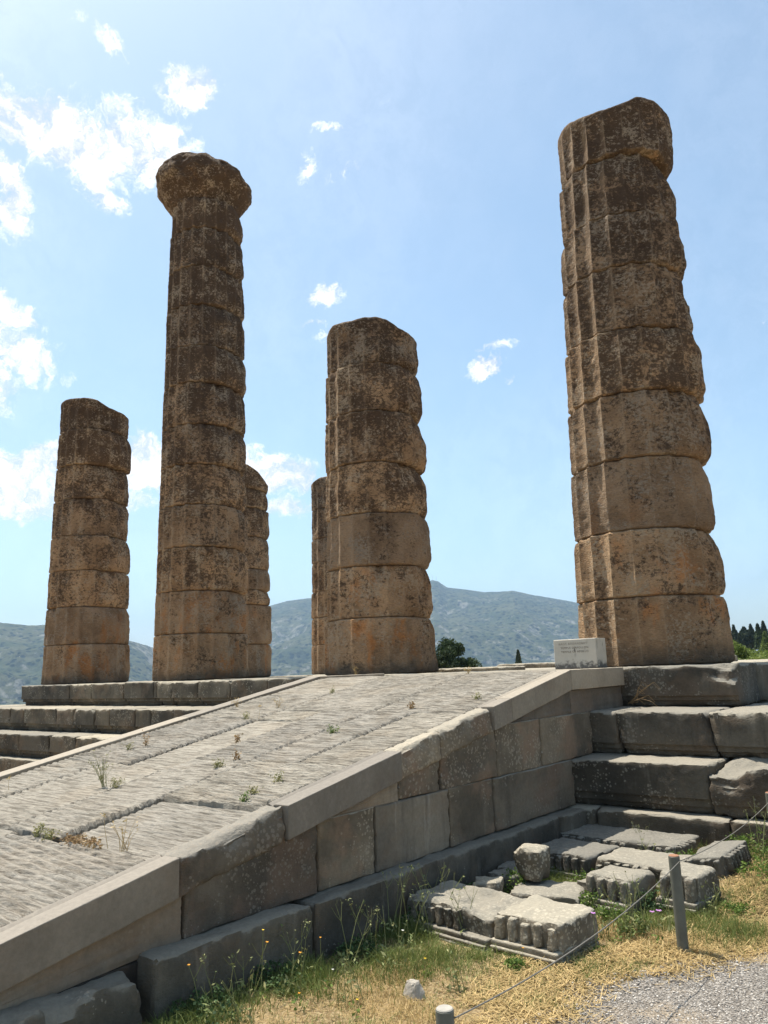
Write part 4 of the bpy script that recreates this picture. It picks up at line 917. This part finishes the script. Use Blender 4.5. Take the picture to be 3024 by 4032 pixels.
# weeds growing in the joints of the ramp: x, y, kind
RW = [(8.806, -4.872, 'wiry', .24, 'tall wiry grey-green weed, the largest tuft on the left half of the ramp'), (8.958, -4.866, 'green', .06, 'small green weed beside the large wiry tuft on the ramp'),
      (7.911, -4.085, 'mustard', .05, 'yellow-green cushion weed near the left kerb, left of the orange sprig'), (8.004, -3.978, 'orange', .11, 'orange-brown upright sprig near the left kerb'),
      (8.241, -3.063, 'mustard', .06, 'yellowish cushion weed in the dark joint of the upper ramp'), (8.236, -2.633, 'dry', .10, 'thin dry grass tuft above the pale smooth slab'),
      (9.442, -4.187, 'orange', .07, 'rusty weed in the middle of the ramp above the green clump'), (9.428, -4.346, 'green', .05, 'green clump in the middle of the ramp'),
      (8.934, -3.756, 'orange', .06, 'withered brown sprig left of the middle of the ramp'), (9.696, -3.424, 'green', .045, 'green-yellow weed in the right-hand long joint of the ramp'),
      (10.233, -4.517, 'sprout', .06, 'pale sprout highest of three near the right kerb'), (10.257, -4.736, 'sprout', .045, 'pale sprout in the middle of three near the right kerb'), (10.302, -4.852, 'sprout', .04, 'pale sprout lowest of three, above the sunken slab'),
      (9.391, -5.659, 'green', .07, 'grey-green weed at the lower left corner of the sunken slab'), (9.537, -5.653, 'green', .05, 'small green weed just right of the grey-green one at the sunken slab'), (9.81, -5.625, 'mat', .03, 'flat brown dried mat of weed along the sunken slab'),
      (10.236, -5.624, 'dry', .17, 'fan of thin dry stalks at the lower edge of the sunken slab'), (10.071, -5.628, 'stalk', .26, 'single tall leafless stalk beside the dried mat'), (7.946, -5.133, 'stalk', .16, 'bent brown stalk at the left edge of the ramp'),
      (8.366, -2.006, 'mustard', .04, 'tiny yellowish weed near the top of the ramp'), (7.616, -2.636, 'dry', .10, 'sparse dry tuft against the upper left kerb'), (8.407, -3.034, 'stalk', .12, 'lone thin stalk beside the dark joint of the upper ramp'),
      (9.905, -2.673, 'orange', .06, 'withered brown sprig near the right long joint, upper ramp'), (10.333, -2.33, 'mustard', .05, 'yellowish weed next to the upper right kerb'), (9.5, -1.15, 'dry', .07, 'dry tuft on the lip at the very top of the ramp'), (6.9, .05, 'dry', .12, 'dry tuft at the foot of the middle column')]
for i, (x, y, kd, hh, lab) in enumerate(RW):
    rg = np.random.RandomState(700+i); z = float(rz(y))-.012 if y < 0 else 0; p = np.array([x, y, z]); lv = None; st_ = []; mt = MAT_LEAFY; sm = MAT_STALK
    ns = {'wiry': 16, 'dry': 12, 'stalk': 1, 'orange': 5, 'green': 5, 'mustard': 5, 'sprout': 4, 'mat': 10}[kd]
    tips = []
    for j in range(ns):
        a = rg.rand()*6.28; sp = {'wiry': .5, 'dry': .6, 'stalk': .05, 'mat': 6, 'orange': .5}.get(kd, .9)*hh*rg.rand()**.5; hj = hh*(.55+.45*rg.rand())
        q_ = p+np.array([math.cos(a)*sp, math.sin(a)*sp*.8, hj]); mid = p+(q_-p)*.5+np.array([0, 0, hj*.12]); st_.append(tube([p+rg.randn(3)*[.012, .012, 0], mid, q_], .0016 if kd != 'stalk' else .002, .0008, 3)); tips += [q_, mid, (p+mid)/2]
    tips = np.array(tips)
    if kd in ('green', 'mustard', 'sprout'): lv = leaves(tips, 190 if kd == 'green' else 130, .014, .0075, rg, .3); mt = MAT_OLIVE if i % 3 else MAT_LEAFY
    if kd == 'wiry': lv = leaves(tips, 150, .010, .006, rg, 0, 3); mt = MAT_OLIVE
    if kd == 'orange': lv = leaves(tips, 80, .012, .010, rg); mt = sm = MAT_BROWNWEED
    if kd == 'mat':
        c0 = p+np.stack([.10*rg.randn(60), .035*rg.randn(60), .01+.012*rg.rand(60)], 1); lv = leaves(c0, 420, .008, .010, rg, .4); mt = sm = MAT_BROWNWEED
    if kd in ('dry', 'stalk'): sm = MAT_DRY; lv = leaves(tips[::3], 10 if kd == 'stalk' else 26, .008, .007, rg, 0, 2.5); mt = MAT_DRY
    weed_thing('joint_weed', p, lab, 'weed', 'weeds in the joints of the ramp', lv, mt, st_, sm)
# tall stalks in front of the ramp wall
TS_ = [(10.90, -3.75, .40), (10.98, -3.95, .46), (11.03, -4.1, .33), (10.86, -4.2, .42), (11.1, -4.35, .52), (10.92, -4.5, .34), (11.0, -4.75, .36), (10.9, -5.0, .30), (11.18, -4.62, .34), (11.02, -5.2, .26), (10.88, -5.35, .28), (10.93, -5.62, .24), (11.25, -4.0, .30),
       (11.95, -3.35, .34), (12.02, -3.5, .30), (12.08, -3.42, .36), (12.2, -3.3, .26), (11.9, -3.55, .28), (12.3, -2.9, .22), (12.33, -1.7, .42), (12.25, -1.62, .30), (11.55, -1.98, .2), (11.32, -1.5, .2), (11.1, -5.55, .2), (11.35, -5.1, .22), (11.62, -4.65, .2)]
for i, (x, y, hh) in enumerate(TS_):
    rg = np.random.RandomState(800+i); z = float(gz(np.array([x]), np.array([y]))[0]); p = np.array([x, y, z]); st_ = []; tips = []
    nb = 3 if i < 13 else 4
    for j in range(nb):
        a = rg.rand()*6.28; ln = hh*(.1+.3*rg.rand()); hj = hh*(.6+.4*rg.rand()); b0 = p+np.array([rg.randn()*.025, rg.randn()*.025, -.01])
        P4 = [b0, b0+[.25*ln*math.cos(a), .25*ln*math.sin(a), hj*.4], b0+[.6*ln*math.cos(a), .6*ln*math.sin(a), hj*.75], b0+[ln*math.cos(a), ln*math.sin(a), hj]]
        st_.append(tube(P4, .0023, .001, 4)); tips += [P4[3], P4[2]]
        for q in range(2):
            a2 = rg.rand()*6.28; s_ = P4[2]; e2 = s_+np.array([math.cos(a2)*.05, math.sin(a2)*.05, .05+.05*rg.rand()]); st_.append(tube([s_, (s_+e2)/2+[0, 0, -.006], e2], .0014, .0008, 3)); tips.append(e2)
    tips = np.array(tips); lv = leaves(tips, 22, .006, .007, rg, 0, 2.6)
    low_ = leaves(np.array([p+[0, 0, .04]]), 40, .035, .011, rg, .2, 2.8); lv = (np.concatenate([lv[0], low_[0]]), np.arange(4*62).reshape(-1, 4), np.concatenate([lv[2], low_[2]]))
    fl_ = []
    if i in (9, 10, 11): fl_ = [(tips[0], .009, MAT_ORANGE)]
    if i in (8,): fl_ = [(tips[0], .008, MAT_WHITEF)]
    loc_ = 'by the ramp wall' if i < 13 else ('around the post and fragments' if i < 19 else 'near the lowest step' if i < 23 else 'in the dry grass')
    order = sorted(range(13), key=lambda q: -TS_[q][1]) if i < 13 else sorted(range(13, 19), key=lambda q: TS_[q][0]) if i < 19 else sorted(range(19, 23), key=lambda q: TS_[q][0]) if i < 23 else sorted(range(23, 26), key=lambda q: TS_[q][0])
    ords = ['first', 'second', 'third', 'fourth', 'fifth', 'sixth', 'seventh', 'eighth', 'ninth', 'tenth', 'eleventh', 'twelfth', 'last']
    lab = 'slender branching wild stalk %s, %s one counting %s' % (loc_, ords[order.index(i)], 'away from the steps' if i < 13 else 'from the left')
    weed_thing('tall_weed', p, lab, 'weed', 'tall wild stalks %s' % loc_, lv, MAT_STALK, st_, MAT_STALK, fl_)
# leafy clumps: (x, y, radius, height, material, label)
LC = [(11.42, -2.62, .17, .11, MAT_LEAFY, 'bright green leafy clump behind the upright stone stump'), (11.62, -2.68, .10, .09, MAT_LEAFY, 'green clump in front of the right middle toothed slab'), (11.05, -3.10, .08, .19, MAT_LEAFY, 'yellow-green creeper climbing the left of the stump'),
      (11.62, -3.12, .09, .13, MAT_LEAFY, 'leafy sprig between flat slab and moulded fragment'), (11.82, -3.22, .09, .10, MAT_LEAFY, 'round-leaved clump at the foot of the moulded fragment'), (11.95, -2.95, .10, .13, MAT_DARKLEAF, 'dark leafy clump left of the post behind the moulded fragment'),
      (11.95, -1.98, .14, .11, MAT_LEAFY, 'green clump at the right end of the farthest toothed slab'), (11.78, -2.02, .10, .10, MAT_LEAFY, 'leafy clump just left of the tilted fragment'), (12.0, -2.35, .08, .10, MAT_LEAFY, 'small clump behind the squared fragment'),
      (10.88, -3.45, .13, .16, MAT_DARKLEAF, 'dark broad clump in the shade beside the pale boulder'), (10.88, -3.95, .12, .14, MAT_DARKLEAF, 'dark clump in the shade left of the long cornice'), (10.86, -2.3, .10, .10, MAT_DARKLEAF, 'shaded clump in the corner below the ramp wall'), (10.9, -1.75, .10, .09, MAT_DARKLEAF, 'low shaded clump by the farthest toothed slab'),
      (10.9, -4.55, .14, .10, MAT_DARKLEAF, 'dark low clump under the middle of the ramp footing'), (10.88, -5.15, .14, .11, MAT_DARKLEAF, 'dark leafy clump under the joint of the footing'), (10.92, -5.62, .16, .12, MAT_DARKLEAF, 'darkest leafy clump at the bottom left by the footing'),
      (12.42, -2.75, .09, .04, MAT_LEAFY, 'low green patch in the sandy verge right of the post'), (12.3, -1.75, .14, .20, MAT_LEAFY, 'tall green clump at the right edge below the steps'), (12.1, -1.55, .12, .12, MAT_LEAFY, 'green clump against the lowest step at right'), (11.3, -1.42, .07, .05, MAT_LEAFY, 'small sprout on the farthest toothed slab by the step'),
      (12.02, -3.42, .10, .13, MAT_GREEN, 'dense green grass clump left of the post'), (11.72, -4.25, .05, .05, MAT_LEAFY, 'tiny green plant at the corner of the front-most fragment'), (12.42, -2.2, .14, .13, MAT_LEAFY, 'green tuft right of the tilted fragment')]
for i, (x, y, rr_, hh, mt, lab) in enumerate(LC):
    rg = np.random.RandomState(900+i); z = float(gz(np.array([x]), np.array([y]))[0]); p = np.array([x, y, z])
    n = 70; a = rg.rand(n)*6.28; q = rr_*np.sqrt(rg.rand(n)); C = p+np.stack([q*np.cos(a), q*np.sin(a), hh*rg.rand(n)*(1-(q/rr_)**2*.5)], 1)
    st_ = [tube([p+[q[j]*.04*math.cos(a[j]), q[j]*.04*math.sin(a[j]), -.01], C[j]], .0015, .001, 3) for j in range(14)]
    fl_ = []
    lv = leaves(C, 620, .012, .0125, rg, .35, 1.3)
    weed_thing('leafy_weed', p, lab, 'plant', 'leafy weeds among the fragments', lv, mt, st_)
FW = [(11.98, -3.82, .20, MAT_PURPLE, 'single mauve mallow flower in front of the front-most fragment'), (12.20, -3.52, .16, MAT_PURPLE, 'pair of mauve mallow flowers just left of the post'), (11.02, -4.98, .22, MAT_ORANGE, 'orange flower on a long thin stem before the footing'), (10.93, -5.30, .30, MAT_YELLOW, 'yellow bud flower standing highest before the footing'),
      (11.42, -4.62, .10, MAT_YELLOW, 'low yellow flower left of the white rock'), (11.75, -4.22, .10, MAT_ORANGE, 'orange flower under the front-most fragment'), (11.2, -5.3, .08, MAT_ORANGE, 'small orange flower low in the grass at the bottom left'), (11.45, -5.2, .07, MAT_YELLOW, 'small yellow flower low in the grass at the bottom'), (12.0, -3.62, .12, MAT_ORANGE, 'small orange flower beside the mallow'), (11.15, -5.05, .12, MAT_WHITEF, 'white fluffy seed head before the footing')]
for i, (x, y, hh, fm, lab) in enumerate(FW):
    rg = np.random.RandomState(950+i); z = float(gz(np.array([x]), np.array([y]))[0]); p = np.array([x, y, z]); q_ = p+np.array([.02*rg.randn(), .02*rg.randn(), hh])
    fl_ = [(q_, .014 if fm is MAT_PURPLE else .007, fm)]; st_ = [tube([p, (p+q_)/2+rg.randn(3)*.008, q_], .0018, .0012, 4)]
    if i == 1: q2 = q_+np.array([.035, .01, .008]); fl_.append((q2, .016, fm)); st_.append(tube([p, q2], .0015, .001, 4))
    weed_thing('wild_flower', p, lab, 'flower', 'wild flowers in the grass', leaves(np.array([p+[0, 0, .03]]), 16, .02, .012, rg), MAT_LEAFY, st_, None, fl_)

# trees behind the temple
def zat(px, py, dist):
    d = pdir(px, py); return CAM[2]+d[2]/math.hypot(d[0], d[1])*dist
def tree(name, px, dist, ztop, zbase, rad, n, size, mat, label, cat, grp, shape='round', seed_=1, lobes=26):
    d = pdir(px, 2600); k = dist/math.hypot(d[0], d[1]); x, y = CAM[0]+d[0]*k, CAM[1]+d[1]*k
    rg = np.random.RandomState(seed_); H = ztop-zbase; e = empty(name, (x, y, zbase), label, cat, grp)
    if shape == 'round':
        a = rg.rand(lobes)*6.28; q = rad*np.sqrt(rg.rand(lobes))*.8; zz = zbase+H*(.30+.62*rg.rand(lobes)*(1-.55*(q/rad)**2)); C = np.stack([x+q*np.cos(a), y+q*np.sin(a), zz], 1)
        sp = np.repeat((.11+.10*rg.rand(lobes))[:, None]*rad, 3, 1); idx = rg.randint(lobes, size=n); off = rg.randn(n, 3); off /= np.maximum(np.linalg.norm(off, axis=1, keepdims=True), 1e-6); off *= (rg.rand(n, 1)**.5)*1.6
        p = C[idx]+off*sp[idx]
    else:
        f = rg.rand(n)**.75
        if shape == 'cypress': rr_ = rad*np.minimum(1, (1-f)*2.2)**.8*(.55+.45*np.minimum(1, f*5))
        else: rr_ = rad*(1-f)**.8*(.65+.35*np.sin(f*38)**2)
        a = rg.rand(n)*6.28; q = rr_*rg.rand(n)**.4; q *= 1+.25*fbm(np.stack([np.cos(a)*2, np.sin(a)*2, f*9], 1), 2, seed_)
        p = np.stack([x+q*np.cos(a), y+q*np.sin(a), zbase+.06*H+H*.94*f], 1)
    dd = rg.randn(n, 3); dd[:, 2] += .8*(shape != 'round'); dd /= np.linalg.norm(dd, axis=1, keepdims=True); ee = np.cross(dd, rg.randn(n, 3)); ee /= np.linalg.norm(ee, axis=1, keepdims=True); s = (size*(.6+.8*rg.rand(n)))[:, None]
    V = np.stack([p-dd*s, p+ee*s*.5, p+dd*s, p-ee*s*.5], 1).reshape(-1, 3)
    tint = np.clip(.5+.5*fbm(p*(1.2/rad), 2, seed_)*1.2+.25*rg.randn(n), 0, 1)
    mk('crown', V, np.arange(4*n).reshape(-1, 4), mat, e, cols=np.repeat(tint, 4)[:, None]*np.ones(3), smooth=False)
    tr = [tube([(x, y, zbase-.6), (x+.02*H, y, zbase+H*.4), (x, y+.02*H, zbase+H*.85)], .045*rad+.02*H, .01*H, 8)]
    if shape == 'round':
        for j in range(9):
            c_ = C[j]; tr.append(tube([(x, y, zbase+.15*H), ((x+c_[0])/2, (y+c_[1])/2, zbase+.45*(c_[2]-zbase)), tuple(c_)], .018*H, .004*H, 6))
    V, F = join(tr); mk('trunk', V, F, MAT_BARK, e)
tree('juniper_tree', 1765, 36, 1.45, -1.9, 1.5, 26000, .055, MAT_JUNIPER, 'dark bushy evergreen tree right of the middle column', 'tree', None, 'round', 51, 34)
tree('cypress_tree', 2042, 60, 1.15, -3.0, .38, 3000, .10, MAT_CYPRESS, 'small lone cypress tip left of the inscribed block', 'tree', 'cypresses', 'cypress', 52)
CY = [(2886, 150, zat(2886, 2474, 150), .42), (2904, 150, zat(2904, 2461, 150), .50), (2912, 152, zat(2912, 2482, 152), .42), (2923, 148, zat(2923, 2494, 148), .3), (2929, 150, zat(2929, 2487, 150), .38), (2960, 152, zat(2960, 2482, 152), .4), (2972, 150, zat(2972, 2458, 150), .62), (3023, 146, zat(3023, 2446, 146), .6), (2874, 155, zat(2874, 2503, 155), .5)]
CL = ['slim cypress farthest left in the row beside the big right column', 'second tall cypress from the left in the row on the right', 'pointed cypress joined to the second tall one', 'thin low cypress before the broad dark one', 'narrow cypress touching the broad dark one on its left', 'small cypress squeezed between the broad one and the tall spire', 'tall cypress spire right of the broad dark tree', 'cypress spire cut by the right edge of the photo', 'low dark cypress half hidden by the big right column']
for i, (px, ds, zt, rd) in enumerate(CY): tree('cypress_tree', px, ds, zt, 1.0, rd, 2600, .20, MAT_CYPRESS, CL[i], 'tree', 'cypresses', 'cypress', 60+i)
tree('cypress_tree', 2944, 150, zat(2944, 2470, 150), 1.0, 1.15, 5200, .24, MAT_CYPRESS, 'broad dark cypress in the middle of the row on the right', 'tree', 'cypresses', 'cypress', 75)
tree('conifer_tree', 3000, 142, zat(3000, 2457, 142), 1.0, 1.1, 3800, .22, MAT_JUNIPER, 'feathery layered conifer left of the edge spire', 'tree', None, 'fir', 76)
tree('conifer_tree', 3024, 120, zat(3024, 2490, 120), .3, 1.0, 3000, .2, MAT_SHRUB, 'light green bushy conifer at the right edge', 'tree', None, 'fir', 77)
SH = [(2872, 30, zat(2872, 2508, 30), 1.0), (2905, 31, zat(2905, 2524, 31), 1.1), (2940, 29, zat(2940, 2518, 29), .8), (2962, 32, zat(2962, 2540, 32), 1.0), (2990, 30, zat(2990, 2556, 30), .9), (3015, 28, zat(3015, 2562, 28), 1.0), (3050, 30, zat(3050, 2558, 30), 1.2)]
SL = ['yellow-green shrub touching the big right column', 'second yellow-green shrub right of the column', 'tallest yellow-green shrub in front of the cypresses', 'shrub right of the tallest yellow-green one', 'low shrub before the sandy patch', 'low shrub at the right edge before the sand', 'shrub just cut by the right edge']
for i, (px, ds, zt, rd) in enumerate(SH): tree('green_shrub', px, ds, zt, -1.5, rd, 7500, .05, MAT_SHRUB, SL[i], 'shrub', 'yellow-green shrubs behind the platform', 'round', 80+i, 22)

# ------------------------------------------------------------------ haze
m = bpy.data.materials.new('haze_air'); m.use_nodes = True; t = m.node_tree; t.nodes.clear()
pv = nn(t, 'ShaderNodeVolumePrincipled', ins={'Color': (.46, .67, .98, 1), 'Density': .000155, 'Anisotropy': .2})
nn(t, 'ShaderNodeOutputMaterial', ins={'Volume': pv.outputs[0]})
x0, x1, y0, y1, z0, z1 = -5600, 5600, -5600, 5600, -480, 520
V = np.array([[x, y, z] for x in (x0, x1) for y in (y0, y1) for z in (z0, z1)], float)
F = np.array([[0, 1, 3, 2], [4, 6, 7, 5], [0, 4, 5, 1], [2, 3, 7, 6], [0, 2, 6, 4], [1, 5, 7, 3]])
tag(mk('haze', V, F, m, smooth=False), kind='stuff')
